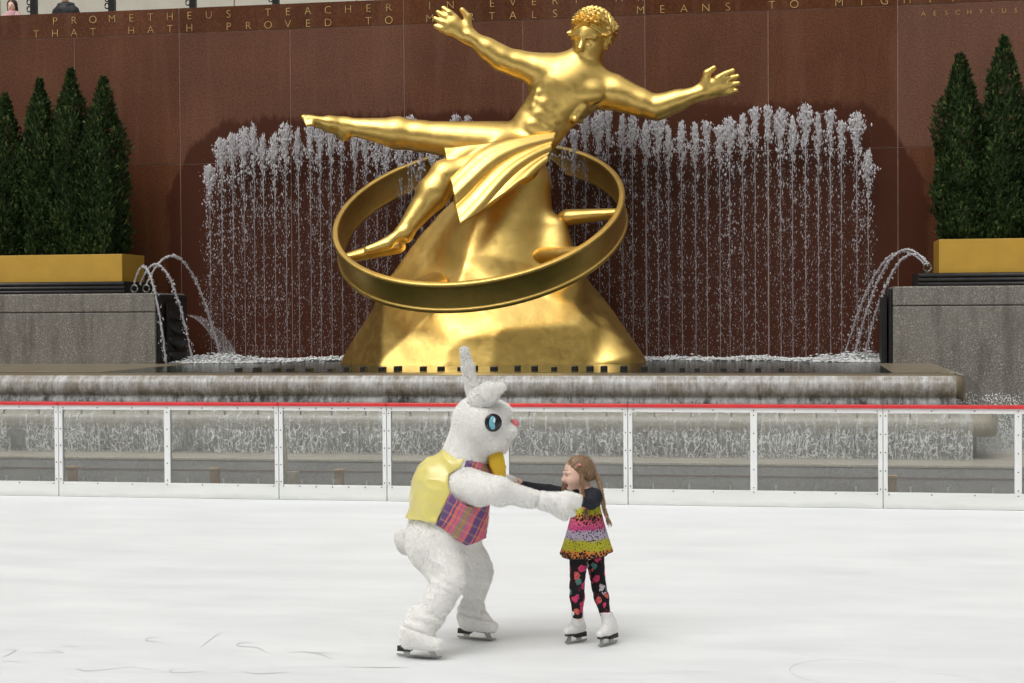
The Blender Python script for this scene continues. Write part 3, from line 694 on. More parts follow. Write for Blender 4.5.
for i in range(NJ):
    x = -10.48 + 11.79 * i / (NJ - 1); end = i in (0, NJ - 1)
    lb = 'short water jet at the left end of the wall row' if i == 0 else ('short water jet at the right end of the wall row' if end else 'thin white water jet rising in front of the wet red wall')
    t = empty('water_jet', (x + random.uniform(-.028, .028), 27.62 + random.uniform(-.02, .02), ZW), label=lb, cat='water jet', group='water jets along the wall')
    sz = (.84 if end else random.uniform(.945, 1.025) + .012 * i / NJ)
    t.scale = (1, 1, sz); a, b_ = random.choice(jm)
    o = link(bpy.data.objects.new('spray', a), t, kind='stuff'); o.scale = (random.choice((-1, 1)) * random.uniform(.8, 1.25), 1, 1); link(bpy.data.objects.new('stream', b_), t)
n = 4200; f = rng.random(n) ** 1.0
C = np.stack([-10.6 + 12 * rng.random(n), 27.5 + .22 * rng.standard_normal(n), ZW + 4.0 * f], 1); C[:, 1] = np.minimum(C[:, 1], 27.93)
R = (.0022 + .005 * rng.random(n) ** 3)[:, None] * np.array([.8, .8, 3.0]); V, Fq = drops(C, R)
arr_obj('fine_spray', V, Fq, M['drop'], smooth=False, label='scattered droplets of spray between the wall jets', cat='spray', kind='stuff')
# foam along the foot of the wall and where the side jets land
def foam(name, C, R, **kw):
    V, Fq = drops(C, R); return arr_obj(name, V, Fq, M['foam'], smooth=True, **kw)
n = 9000; x = -10.7 + 12.3 * rng.random(n); a = np.abs(rng.standard_normal(n)); hump = .55 + .45 * vnoise(np.stack([x, 0 * x, 0 * x], 1), 1.6, 3)
C = np.stack([x, 27.5 + .24 * rng.standard_normal(n), ZW + a * .038 * hump + .002], 1); C[:, 1] = np.minimum(C[:, 1], 27.94)
R = np.stack([.02 + .03 * rng.random(n), .02 + .03 * rng.random(n), .008 + .014 * rng.random(n)], 1)
foam('foam', C, R, label='line of white foam along the foot of the red wall', cat='foam', kind='stuff')
for cx, cy, w, lb in ((-9.9, 26.5, 1.0, 'patch of white foam where the left jets land'), (1.15, 26.9, .9, 'patch of white foam where the right jets land')):
    n = 3200; rr = np.sqrt(rng.random(n)); a = rng.random(n) * 6.28
    C = np.stack([cx + w * rr * np.cos(a) * (1 + .3 * rng.standard_normal(n)), cy + .65 * rr * np.sin(a), ZW + .004 + .07 * np.abs(rng.standard_normal(n)) * (1 - rr) ** .7], 1)
    R = np.stack([.015 + .05 * rng.random(n), .015 + .05 * rng.random(n), .006 + .012 * rng.random(n)], 1)
    foam('foam', C, R, label=lb, cat='foam', kind='stuff')
n = 6000; C = np.stack([2.25 + .75 * rng.random(n), 21.4 + rng.random(n) * .9, .1 + 1.0 * rng.random(n) ** 2], 1); C[:, 0] += .25 * (1.2 - C[:, 2]) * rng.random(n); C[:, 1] += .8 * rng.random(n)
R = (.003 + .010 * rng.random(n) ** 2)[:, None] * np.array([1, 1, 1.2]); foam('splash', C, R, label='white splash tumbling off the right end of the ledges', cat='splash', kind='stuff')
b = MB(); rings = []
for q in np.linspace(0, 1, 14):
    rings.append([(2.16 + .62 * q ** .8 + .10 * math.sin(yy * 5) * q, 21.15 + yy * (3.3 + .25 * q), 1.40 - 1.25 * q ** 1.8 ) for yy in np.linspace(0, 1.25, 12)])
b.loft(rings, False, False); b.obj('water_slide', M['film'], smooth=True, kind='structure')
b = MB(); rings = []
for q in np.linspace(0, 1, 10): rings.append([(xx, 20.75 + .12 * math.sin(xx * 3), .40 + (.62 - .2 * abs(xx - 3.0)) * q) for xx in np.linspace(2.4, 3.9, 14)])
b.loft(rings, False, False); b.obj('spray_curtain', M['mist'], smooth=True, kind='stuff', label='pale veil of spray right of the lower ledge end', cat='spray')

def arc_jet(p0, top, p1, lb, r0=.016, seed=0):
    r = np.random.default_rng(seed); p0, top, p1 = map(np.array, (p0, top, p1))
    t = empty('arching_jet', p0, label=lb, cat='water jet', group='arching jets beside the fountain')
    # ballistic arc: apex height at fraction q
    h0, h1 = top[2] - p0[2], top[2] - p1[2]; q = math.sqrt(max(h0, 1e-4)) / (math.sqrt(max(h0, 1e-4)) + math.sqrt(h1))
    n = 46; s = np.linspace(0, 1, n); P = p0[None] + (p1 - p0)[None] * s[:, None]; P[:, 2] = top[2] - h1 * ((s - q) / (1 - q)) ** 2; P -= p0
    wob = r.standard_normal((n, 3)) * .007 * s[:, None]; b = MB(); b.tube([tuple(v) for v in P + wob], list(r0 * (.8 + .55 * r.random(n))), 7); b.obj('stream', M['stream'], t, smooth=True)
    m = 420; k = r.integers(0, n, m); C = P[k] + r.standard_normal((m, 3)) * (.006 + .03 * s[k] ** 1.6)[:, None]; R = (.004 + .013 * r.random(m) ** 2)[:, None] * np.array([1, 1, 1.4])
    V, Fq = drops(C, R); arr_obj('spray', V, Fq, M['drop'], t, smooth=False, kind='stuff')
def G3(u, v): q = at_ground(u, v, ZW); return (q[0], q[1], ZW)
NL = (-11.30, 26.08, 2.78)
arc_jet(NL, (0, 0, 3.08), (-10.45, 25.42, ZW), 'nearest arching jet of the left side, falling steeply', .018, 1)
arc_jet((-11.2, 26.1, 2.78), (0, 0, 3.12), (-10.18, 25.95, ZW), 'middle arching jet of the left side', .015, 2)
arc_jet((-11.08, 26.1, 2.78), (0, 0, 3.28), G3(221, 361), 'longest arching jet of the left side, reaching over the foam', .017, 3)
arc_jet((2.16, 26.08, 2.97), (0, 0, 3.22), G3(853, 361), 'middle arching jet of the right side, highest at its crest', .016, 4)
arc_jet((2.12, 26.1, 2.97), (0, 0, 3.19), G3(843, 360.5), 'arching jet of the right side reaching farthest left', .015, 5)
arc_jet((2.19, 26.1, 2.97), (0, 0, 3.14), G3(863, 361.5), 'steepest arching jet of the right side', .015, 6)
nz = [(-11.30, 26.08, 'left one of the two round nozzles on the left plinth'), (-11.08, 26.08, 'right one of the two round nozzles on the left plinth'), (2.16, 26.08, 'round nozzle on the right plinth beside the planter')]
for x, y, lb in nz:
    t = empty('fountain_nozzle', (x, y, 2.833 if x > 0 else 2.617), label=lb, cat='nozzle', group='round nozzles')
    b = MB(); b.tube([(.062 * math.cos(a), 0, .085 + .062 * math.sin(a)) for a in np.linspace(0, 2 * math.pi, 21)], .016, 8); b.obj('ring', M['chrome'], t, smooth=True)
    b = MB(); b.lathe([(.035, .002), (.035, .03), (.02, .035)], n=12); b.obj('foot', M['chrome'], t)
# dark stepped spouts in the recesses between block and wall
for xx, sg, lb in ((-10.70, 1, 'dark stepped spout tower in the left recess beside the granite block'), (1.575, -1, 'dark stepped spout tower in the right recess beside the granite block')):
    t = empty('stepped_spout', (xx, 25.6, ZW), label=lb, cat='spout tower', group='dark stepped spouts')
    b = MB(); b.box(min(sg * .06, sg * .14), max(sg * .06, sg * .09), .3, 1.1, -.1, 1.05); b.obj('back', M['dark'], t)
    for q in range(4):
        b = MB(); pr = []
        for k in range(13):
            a = math.pi * k / 12 - math.pi / 2; pr.append((sg * (.08 + (.05 + .035 * (3 - q) if sg > 0 else .07) * math.cos(a)), .72 + .40 * math.sin(a)))
        b.loft([[(sg * .1 + (x - sg * .1) * k_, .72 + (y - .72) * k_, z + q * .26) for x, y in pr] for z, k_ in ((-.02, .3), (.06, .8), (.13, 1.0), (.19, .96))]); b.obj('bowl', M['dark'], t, bevel=.015)
b = MB(); rings = []
for q in np.linspace(0, 1, 16): rings.append([(-10.55 + .62 * q + .10 * a * q, 26.4 + .3 * a + (.45 + .3 * a) * q, ZW + .84 - .84 * q ** 2.0) for a in np.linspace(0, 1, 10)])
b.loft(rings, False, False); b.obj('water_sheet', M['mist'], smooth=True, kind='stuff', label='thin fan of water pouring from the dark left spout', cat='water sheet')
# ------------------------------------------------------------------ gilded fountain statue: a plain reclining figure on a rock with a smooth hoop
def m_gold(name, base, r0, r1, leaf=True):
    m, nt = new_mat(name); v = coords(nt)
    a = noise(nt, v, 1.6, 5, .6); b = noise(nt, v, 9, 4, .6); col = ramp(nt, a, [(.3, [x * .80 for x in base]), (.7, base)])
    br = nd(nt, 'ShaderNodeTexBrick', {'Vector': coords(nt, rot=(D2R(90), 0, 0)), 'Scale': 3.2, 'Mortar Size': .012, 'Color1': (.4, .4, .4, 1), 'Color2': (.6, .6, .6, 1), 'Mortar': (.2, .2, .2, 1)}).outputs[0]
    h = math_(nt, 'ADD', b, math_(nt, 'MULTIPLY', br, .5)) if leaf else b
    col = mixc(nt, ramp(nt, b, [(.5, 0), (.8, .3)]), col, [x * .6 for x in base])
    finish(nt, col, ramp(nt, b, [(.3, r0), (.7, r1)]), 1.0, bump=h, bstr=.10, bdist=.02); return m
M['gold'] = m_gold('gold leaf', (.95, .66, .20), .31, .46)
M['gold2'] = m_gold('darker gold leaf', (.84, .57, .165), .34, .5, False)
ST = Frame((-5.0, 26.2, ZW)); p = ST.p
st = empty('gilded_statue', (-5.0, 26.2, ZW), TH, label='large gilded statue of a reclining figure on a rock with a hoop, in the fountain', cat='statue')
# rock: faceted
g = Grid((-3.0, -1.7, -.25), (3.0, 1.9, 3.8), .045)
Rk = [((342, 366), (638, 366)), ]
def rk(u, v, y=0): return p(u, v, y)
g.cone(rk(490, 368), rk(496, 262), 2.48, 1.80, 0, sq=((0, 1, 0), .56)); g.cone(rk(496, 262), rk(506, 178), 1.80, .72, .15, sq=((0, 1, 0), .56))
g.ell(rk(490, 376), (2.62, 1.5, 1.0), .6)
fac = [((415, 300, -1.0), (-.75, -.55, .36)), ((462, 240, -.75), (-.62, -.70, .35)), ((545, 260, -.8), (.42, -.86, .30)), ((590, 300, -.9), (.74, -.55, .38)), ((500, 330, -1.18), (-.08, -.97, .22)),
       ((380, 335, -.7), (-.7, -.5, .52)), ((610, 335, -.6), (.8, -.35, .48)), ((560, 215, -.1), (.85, -.2, .40)), ((440, 210, -.1), (-.86, -.25, .32))]
rf = np.random.default_rng(42)
for i in range(26):
    t_ = .06 + .80 * ((i * .618) % 1); a_ = D2R(190 + 160 * ((i * .382 + .07) % 1)); lo_, hi_ = np.array(p(490, 368)), np.array(p(505, 185)); c_ = lo_ + (hi_ - lo_) * t_; r_ = 2.48 - 1.17 * t_ if t_ < .58 else 1.80 - 2.45 * (t_ - .58)
    q_ = c_ + np.array([r_ * math.cos(a_), r_ * .56 * math.sin(a_), 0]); n_ = np.array([math.cos(a_) * .56, math.sin(a_), .42]); n_ = n_ / np.linalg.norm(n_) + rf.normal(0, .17, 3); n_ /= np.linalg.norm(n_)
    g.half(q_ + n_ * rf.uniform(.015, .07), n_)
g.cone(rk(606, 366, -.45), rk(596, 335, -.35), .60, .34, .12); g.cone(rk(557, 290, -.3), rk(556, 228, -.25), .5, .2, .12)
g.cone(rk(515, 185), rk(500, 260), .62, .95, .3, sq=((0, 1, 0), .8))
grid_obj('rock', g, M['gold'], st, relax=2, disp=lambda V: .014 * vnoise(V, 1.7, 3))
# smooth hoop, tilted
hc = p(480, 222); t1, t2 = D2R(31), D2R(-9)
hoop_m = Matrix.Translation(Vector(hc)) @ Matrix.Rotation(t2, 4, 'Y') @ Matrix.Rotation(t1, 4, 'X')
R_ = 2.42; n = 120; rings = []
for k in range(n + 1):
    a = 2 * math.pi * k / n; c, s_ = math.cos(a), math.sin(a)
    rings.append([hoop_m @ Vector((r * c, r * s_, z)) for r, z in ((R_ - .04, -.27), (R_ + .04, -.27), (R_ + .06, -.245), (R_ + .06, -.20), (R_ + .03, -.18), (R_ + .03, .18), (R_ + .06, .20), (R_ + .06, .245), (R_ + .04, .27), (R_ - .04, .27), (R_ - .05, .23), (R_ - .03, .2), (R_ - .03, -.2), (R_ - .05, -.23))])
b = MB(); b.loft(rings, True, False); b.obj('hoop', M['gold2'], st, smooth=True, bevel=.012)
for a, t in ((190, 1.5), (350, 1.5), (318, 1.3), (232, 1.4)):
    c, s_ = math.cos(D2R(a)), math.sin(D2R(a))
    q0 = hoop_m @ Vector((R_ * c * .95, R_ * s_ * .95, -.05)); q1 = hoop_m @ Vector((t * c, t * s_, -.05 if a in (190, 350) else -.35))
    lo_ = np.minimum(q0, q1) - .5; hi_ = np.maximum(q0, q1) + .5; g = Grid(lo_, hi_, .035)
    g.cone(q0, q1, .13, .20, .05, sq=((0, 0, 1), .7))
    grid_obj('bracket', g, M['gold2'], st, relax=3)
# figure, one continuous body
g = Grid((-3.3, -1.5, 1.5), (4.6, 1.0, 6.55), .0215)
pel, wai, che, nck = p(522, 150, -.1), p(541, 124, -.12), p(566, 90, -.15), p(583, 62, -.15)
tf = (0, 1, 0)
g.cone(pel, wai, .42, .38, .1, sq=(tf, .78)); g.cone(wai, che, .38, .50, .25, sq=(tf, .72)); g.cone(che, p(577, 76, -.15), .50, .40, .25, sq=(tf, .66))
shl, shr = p(545, 72, -.12), p(612, 92, -.12)
g.cone(shl, shr, .30, .30, .25, sq=(tf, .9)); g.cone(p(577, 74, -.1), p(589, 50, -.12), .26, .21, .2)
g.ell(p(560, 84, -.38), (.29, .13, .21), .05); g.ell(p(588, 92, -.38), (.29, .13, .21), .05)     # chest
for u, v in ((545, 104), (557, 109), (540, 114), (552, 119), (534, 125), (547, 130)): g.ell(p(u, v, -.385), (.12, .07, .09), .075)
for k in range(3): g.cone(p(538 - k * 2, 93 + k * 7, -.36), p(529 - k, 100 + k * 7, -.22), .05, .03, .08); g.cone(p(583 - k * 4, 108 + k * 6, -.38), p(590 - k * 4, 108 + k * 7, -.22), .05, .03, .08)
for u, v, r_ in ((541, 72, .25), (616, 93, .25)): g.ell(p(u, v, -.2), (r_, r_ * .9, r_), .06)
hd = p(591, 38, -.2); F_ = np.array([-.45, -.85, -.25]); F_ /= np.linalg.norm(F_); U_ = np.array([.05, -.25, 1.0]); U_ -= F_ * (U_ @ F_); U_ /= np.linalg.norm(U_); S_ = np.cross(F_, U_)
def hq(f, s, u): return hd + F_ * f + S_ * s + U_ * u
ax = (F_, S_, U_)
g.ell(hq(0, 0, .03), (.37, .29, .36), .05, ax); g.ell(hq(.10, 0, -.20), (.25, .21, .27), .12, ax); g.ell(hq(.24, 0, -.40), (.08, .09, .07), .1, ax)
g.cone(hq(.36, 0, .0), hq(.43, 0, -.13), .03, .055, .05); g.ell(hq(.31, 0, -.235), (.05, .10, .025), .03, ax); g.ell(hq(.31, 0, -.285), (.05, .085, .025), .02, ax)
for s_ in (-1, 1):
    g.cone(hq(.33, .04 * s_, .06), hq(.27, .19 * s_, .05), .035, .035, .04); g.ell(hq(.325, .11 * s_, -.02), (.06, .055, .035), .05, ax, sub=True); g.ell(hq(.29, .11 * s_, -.02), (.04, .05, .03), .02, ax); g.ell(hq(-.02, .29 * s_, -.08), (.09, .04, .12), .03, ax)
def hand(g, w, d, up, s, r, spread=.18, curl=.3):
    """palm, four unequal fingers bent at the knuckles and a thumb off its side; w wrist, d pointing direction, up = thumb side"""
    d = np.array(d, float); d /= np.linalg.norm(d); up = np.array(up, float); up -= d * (up @ d); up /= np.linalg.norm(up); nrm = np.cross(d, up)
    w = np.array(w, float)
    g.cone(w, w + d * s * .5 , r * 2.3, r * 2.7, r, sq=(nrm, .55))
    for i, (l, o) in enumerate(((.44, .21), (.5, .07), (.47, -.07), (.36, -.21))):
        a = w + d * s * .5 + up * s * o; dd = d + up * spread * (1.5 - i) * .5; dd /= np.linalg.norm(dd); m_ = a + dd * s * l * .55; e = m_ + (dd * math.cos(curl) + nrm * math.sin(curl)) * s * l * .5
        g.cone(a, m_, r, r * .9, r * .5); g.cone(m_, e, r * .9, r * .7, r * .3)
    a = w + d * s * .15 + up * s * .22; m_ = a + (d * .5 + up * .8) * s * .26; e = m_ + (d * .95 + up * .3) * s * .24; g.cone(a, m_, r * 1.25, r * 1.05, r); g.cone(m_, e, r * 1.05, r * .75, r * .3)
el, wl = p(504, 60, -.2), p(468, 36, -.3)
g.chain([shl, el, wl], [.26, .185, .125], .12); g.cone(shl + (el - shl) * .35, shl + (el - shl) * .65, .235, .22, .1); g.cone(el + (wl - el) * .15, el + (wl - el) * .45, .185, .175, .1); hand(g, wl, wl - el, (0, 0, 1), .62, .062, curl=.25)
er, wr = p(656, 108, -.2), p(702, 92, -.4)
g.chain([shr, er, wr], [.26, .185, .125], .12); g.cone(shr + (er - shr) * .35, shr + (er - shr) * .65, .235, .22, .1); g.cone(er + (wr - er) * .15, er + (wr - er) * .45, .185, .175, .1); hand(g, wr, wr - er, (0, -.3, 1), .62, .062, curl=.2)
kf, af = p(420, 136, .15), p(345, 126, .2)
g.chain([p(506, 146, .15), kf], [.42, .25], .15); g.chain([kf, kf + (af - kf) * .3, af], [.245, .26, .135], .1)
g.cone(af, p(330, 124, .15), .14, .15, .1); g.cone(p(332, 125, .15), p(309, 120, .05), .15, .10, .06, sq=((.1, .5, .8), .75)); g.ell(np.array(af) + np.array([-.02, .02, -.13]), (.12, .12, .13), .1)
for k in range(5): g.cone(p(312, 117.5 + k * 1.7, .06 - .03 * k), p(303 + k * .8, 116.8 + k * 2.1, .05 - .03 * k), .05 - .004 * k, .04 - .004 * k, .02)
kn, an = p(446, 176, -.75), p(404, 232, -1.0)
g.chain([p(516, 162, -.35), kn], [.42, .26], .15); g.chain([kn, kn + (an - kn) * .3, an], [.25, .26, .135], .1)
g.ell(an + np.array([.03, .03, -.05]), (.12, .14, .13), .08); g.cone(an, p(380, 246, -1.1), .12, .085, .08, sq=((0, 0, 1), .8)); g.cone(p(388, 244, -1.1), p(368, 250, -1.15), .10, .07, .05)
for c_, r_ in ((kn + np.array([0, -.13, .02]), .13), (kf + np.array([.0, -.12, .05]), .13), (an + np.array([.06, -.06, .03]), .07)): g.ell(c_, (r_, r_ * .8, r_ * 1.1), .05)
g.cone(kn + (an - kn) * .12 + np.array([.06, .08, -.05]), kn + (an - kn) * .42 + np.array([.07, .10, -.02]), .17, .15, .06)
grid_obj('figure', g, M['gold'], st, relax=1)
# cropped hair: a cap of short locks
g = Grid(hd - .62, hd + .68, .018)
g.ell(hq(-.03, 0, .10), (.385, .325, .36), 0, ax)
for i in range(260):
    a = i * 2.399; z = 1 - 2 * (i + .5) / 260; r = math.sqrt(1 - z * z); d = F_ * r * math.cos(a) + S_ * r * math.sin(a) + U_ * z
    if z < -.45 or (d @ F_ > .25 and z < .42): continue
    c = hd + U_ * .10 + F_ * (d @ F_) * .39 - F_ * .03 + S_ * (d @ S_) * .33 + U_ * z * .37; g.ell(c, (.055, .035, .07), .012, (S_, np.cross(d, S_) / (np.linalg.norm(np.cross(d, S_)) + 1e-6), U_))
g.half(hq(.20, 0, .10), F_ * .9 - U_ * .75); g.half(hq(0, 0, -.24), -U_)
grid_obj('hair', g, M['gold'], st, relax=1)
# loose cloth over the hips, hanging down the rock
rings = []; b = MB()
for i in range(60):
    q = i / 59; row = []
    for k in range(48):
        s_ = k / 47
        u = 556 - 112 * q - 10 * s_ + 26 * s_ * q; v = 134 + 16 * q + (30 + 46 * q) * s_; y = -.40 - .30 * math.sin(min(q * 2.2, 1.6)) - .34 * s_ ** .8 - .30 * q * s_
        pt = np.array(p(u, v, y)); ph = s_ * 15 - q * 5 + 1.6 * math.sin(q * 3.2 + s_ * 2)
        fold = (math.sin(ph) + .45 * math.sin(ph * 2.3 + 1)) * (.022 + .03 * q) * (1 - .5 * abs(2 * s_ - 1))
        row.append(tuple(pt + np.array([.1, -1, .35]) * fold))
    rings.append(row)
b.loft(rings, False, False); o = b.obj('drapery', M['gold'], st, smooth=True); sm = o.modifiers.new('thick', 'SOLIDIFY'); sm.thickness = .09; sm.offset = 0
# ------------------------------------------------------------------ the skaters
def m_plush():
    m, nt = new_mat('white plush'); v = coords(nt); a = noise(nt, v, 150, 3, .7); b = noise(nt, v, 22, 4, .6); c = noise(nt, v, 3, 3)
    col = ramp(nt, b, [(.3, (.82, .81, .775)), (.7, (.90, .89, .86))]); col = mixc(nt, ramp(nt, c, [(.45, 0), (.8, .5)]), col, (.82, .80, .75))
    bb = finish(nt, col, .95, bump=math_(nt, 'ADD', a, b), bstr=.12, bdist=.006, spec=.1); bb.inputs['Sheen Weight'].default_value = .35; bb.inputs['Sheen Roughness'].default_value = .6; return m
M['plush'] = m_plush()
M['satin'] = simple('yellow satin', (.76, .66, .19), .26, var=.06, scale=5, spec=.7, bstr=.1); M['satin'].node_tree.nodes['Principled BSDF'].inputs['Sheen Weight'].default_value = .3
M['bow'] = simple('golden yellow satin', (.78, .50, .03), .4, var=.08, scale=12)
def m_stripe():
    m, nt = new_mat('striped cotton'); t = nd(nt, 'ShaderNodeTexCoord'); sp = nd(nt, 'ShaderNodeSeparateXYZ', {'Vector': t.outputs['Object']}); n = noise(nt, t.outputs['Object'], 6, 2)
    s = math_(nt, 'ADD', math_(nt, 'MULTIPLY', sp.outputs[0], 3.72), math_(nt, 'MULTIPLY', sp.outputs[2], -2.15)); s = math_(nt, 'ADD', s, math_(nt, 'MULTIPLY', math_(nt, 'SUBTRACT', n, .5), .12)); s = math_(nt, 'ADD', s, math_(nt, 'MULTIPLY', sp.outputs[1], 1.2))
    f = math_(nt, 'FRACT', math_(nt, 'ADD', s, 20.08))
    pk, ol, co, pu, mg = (.50, .10, .22), (.22, .23, .10), (.72, .12, .10), (.085, .028, .17), (.42, .07, .30)
    col = ramp(nt, f, [(0, pk), (.08, ol), (.17, co), (.20, ol), (.27, pk), (.40, co), (.47, mg), (.50, pu), (.70, co), (.74, pu), (.80, co), (.90, mg), (.95, co)], 'CONSTANT')
    q_ = math_(nt, 'FRACT', math_(nt, 'MULTIPLY', math_(nt, 'ADD', math_(nt, 'MULTIPLY', sp.outputs[2], .87), math_(nt, 'MULTIPLY', sp.outputs[0], .5)), 17)); col = mixc(nt, math_(nt, 'MULTIPLY', math_(nt, 'GREATER_THAN', q_, .80), .22), col, (.62, .45, .12)); w = noise(nt, coords(nt, scale=(1, 1, 1)), 300, 2); col = mixc(nt, math_(nt, 'MULTIPLY', w, .3), col, (.5, .4, .4)); finish(nt, col, .7, bump=w, bstr=.1, bdist=.002, spec=.2); return m
M['stripe'] = m_stripe()
M['black'] = simple('black vinyl', (.010, .010, .012), .3); M['iris'] = simple('pale blue iris', (.16, .47, .60), .3, var=.15, scale=40); M['pupil'] = simple('pupil', (.012, .012, .016), .2); M['glint'] = simple('white glint', (.85, .85, .85), .3)
M['pink'] = simple('pink felt', (.80, .22, .26), .7); M['mouth'] = simple('dark red felt', (.34, .02, .035), .6)
M['steel'] = simple('steel blade', (.36, .37, .37), .3, .85); M['sole'] = simple('black sole', (.025, .018, .016), .5)

PX, PY = -2.24, 10.34
RB = Frame((PX, PY, 0)); p = RB.p
rab = empty('person', (PX, PY, 0), TH, label='person in a white rabbit costume with yellow and striped vest, skating and holding the girl', cat='person')
g = Grid((-.52, -.62, .06), (1.02, .72, 1.98), .0095)
# torso
T0, T1, T2 = p(464, 478, 0), p(446, 512, 0), p(441, 540, 0)
def torso(g, o=0):
    g.cone(p(462, 468), p(451, 492), .145 - o, .19 - o, .1, sq=((0, 1, 0), 1.15)); g.cone(p(451, 492), p(448, 520), .20 - o, .23 - o, .1, sq=((0, 1, 0), 1.0)); g.ell(p(434, 486), (.10 - o, .18 - o, .16 - o), .12)
    g.cone(p(470, 482), p(462, 512), .12 - o, .165 - o, .12)
torso(g, .016)
g.cone(p(449, 522), p(443, 545), .215, .22, .1); g.ell(p(429, 541), (.15, .20, .165), .1)
# legs: near one pushes back, far one steps forward
kn, an = p(449, 582, -.25), p(421, 632, -.30)
g.chain([p(438, 552, -.11), kn], [.168, .102], .05); g.chain([kn, kn + (an - kn) * .35, an], [.100, .094, .076], .03); g.cone(p(423, 620, -.29), p(419, 630, -.30), .086, .092, .012)
g.cone(p(434, 618, -.28), p(417, 615, -.28), .055, .060, .05)
kf, af = p(477, 573, .20), p(472, 613, .26)
g.chain([p(458, 548, .10), kf], [.162, .104], .05); g.chain([kf, kf + (af - kf) * .4, af], [.102, .080, .068], .03); g.cone(p(473, 606, .25), p(471.5, 615, .26), .076, .080, .012)
# boots covered in plush
def boot(h, t, lift):
    h = np.array(h); t = np.array(t)
    g.cone(h, t, .066, .052, .05, sq=((0, 0, 1), .95)); g.cone(h + np.array([0, 0, .07]), h + (t - h) * .55 + np.array([0, 0, .03]), .072, .055, .05)
hN, tN = p(411, 641, -.30), p(435, 644, -.36); boot(hN, tN, 0)
hF, tF = p(469, 621, .26), p(490, 626, .20); boot(hF, tF, 0)
g.half((0, 0, .070), (0, 0, -1))
# arms: near sleeve wide at the shoulder, paw mitten with stubby fingers
sh, eb, wr = p(458, 489, -.20), p(497, 491, -.33), p(538, 500, -.26)
g.chain([p(452, 483, -.02), p(462, 485, -.12), p(480, 489, -.22), eb, wr], [.11, .108, .098, .080, .052], .05)
pa = p(558, 503, -.24)
g.cone(wr + (pa - wr) * .15, pa, .055, .062, .03, sq=((0, 1, 0), .8)); g.ell(p(563, 505, -.24), (.075, .05, .068), .03)
for (u, v, y), (u2, v2, y2) in (((566, 496, -.26), (578, 499, -.25)), ((567, 502, -.27), (578, 504, -.25)), ((564, 508, -.27), (572, 513, -.24))): g.cone(p(u, v, y), p(u2, v2, y2), .028, .022, .018)
g.cone(p(556, 510, -.23), p(565, 517, -.21), .026, .02, .02)
sf, ef, wf = p(474, 484, .2), p(492, 487, .32), p(503, 484, .38)
g.chain([p(462, 484, .14), sf, ef, wf], [.11, .115, .09, .058], .04); g.ell(p(507, 482, .38), (.05, .045, .048), .03)
for dv in (-3, 0, 3): g.cone(p(508, 482 + dv, .38), p(514, 482.5 + dv, .37), .022, .017, .012)
gb = g.copy()
# neck and head
g.cone(p(479, 425), p(467, 454), .165, .122, .1, sq=((0, 1, 0), 1.15)); g.ell(p(481.5, 420.5), (.176, .225, .165), .08); g.cone(p(466, 450), p(461, 470), .128, .135, .08, sq=((0, 1, 0), 1.1))
g.ell(p(494, 441), (.10, .17, .085), .08); g.ell(p(507, 431.5, -.05), (.066, .062, .056), .03); g.ell(p(507, 431.5, .05), (.066, .062, .056), .03); g.ell(p(499, 446.5), (.05, .085, .045), .04)
g.ell(p(502, 411), (.06, .10, .045), .06)
def dispR(V):
    d = .0010 * vnoise(V, 46, 2, 1) + .004 * vnoise(V, 7, 2, 5)
    leg = np.clip((.80 - V[:, 2]) * 6, 0, 1) * np.clip((V[:, 2] - .16) * 8, 0, 1); cuff = np.exp(-((V[:, 2] - .235) / .075) ** 2) + .7 * np.exp(-((V[:, 2] - .47) / .07) ** 2) + .45 * np.exp(-((V[:, 2] - .72) / .10) ** 2); ph_ = (V[:, 2] + .28 * V[:, 0] + .035 * vnoise(V, 5, 2, 2)) * 2 * math.pi / .058; d += leg * cuff * .0050 * np.sin(ph_) - .014 * (V[:, 1] < -.08) * np.exp(-((V[:, 2] - an[2] - .02 + .3 * (V[:, 0] - an[0])) / .010) ** 2) * (V[:, 2] < .5) - .014 * (V[:, 1] > .08) * np.exp(-((V[:, 2] - af[2] + .01 + .2 * (V[:, 0] - af[0])) / .010) ** 2) * (V[:, 2] < .5) + leg * .017 * vnoise(V + np.array([0, 0, .6]) * V[:, :1], (2.5, 3, 10), 2, 12)
    arm = np.clip((V[:, 0] - .10) * 4, 0, 1) * (V[:, 2] > .8) * (V[:, 2] < 1.20); d += -.013 * np.exp(-((V[:, 0] - wr[0] - .25 * (V[:, 2] - wr[2])) / .009) ** 2) * (V[:, 1] < 0) * (V[:, 2] > .8) * (V[:, 2] < 1.2) + arm * .008 * (1 - 2.2 * np.abs(vnoise(V + np.array([.5, 0, 0]) * V[:, 2:], (13, 4, 4), 1, 4))); return d
grid_obj('body', g, M['plush'], rab, disp=dispR, relax=2)
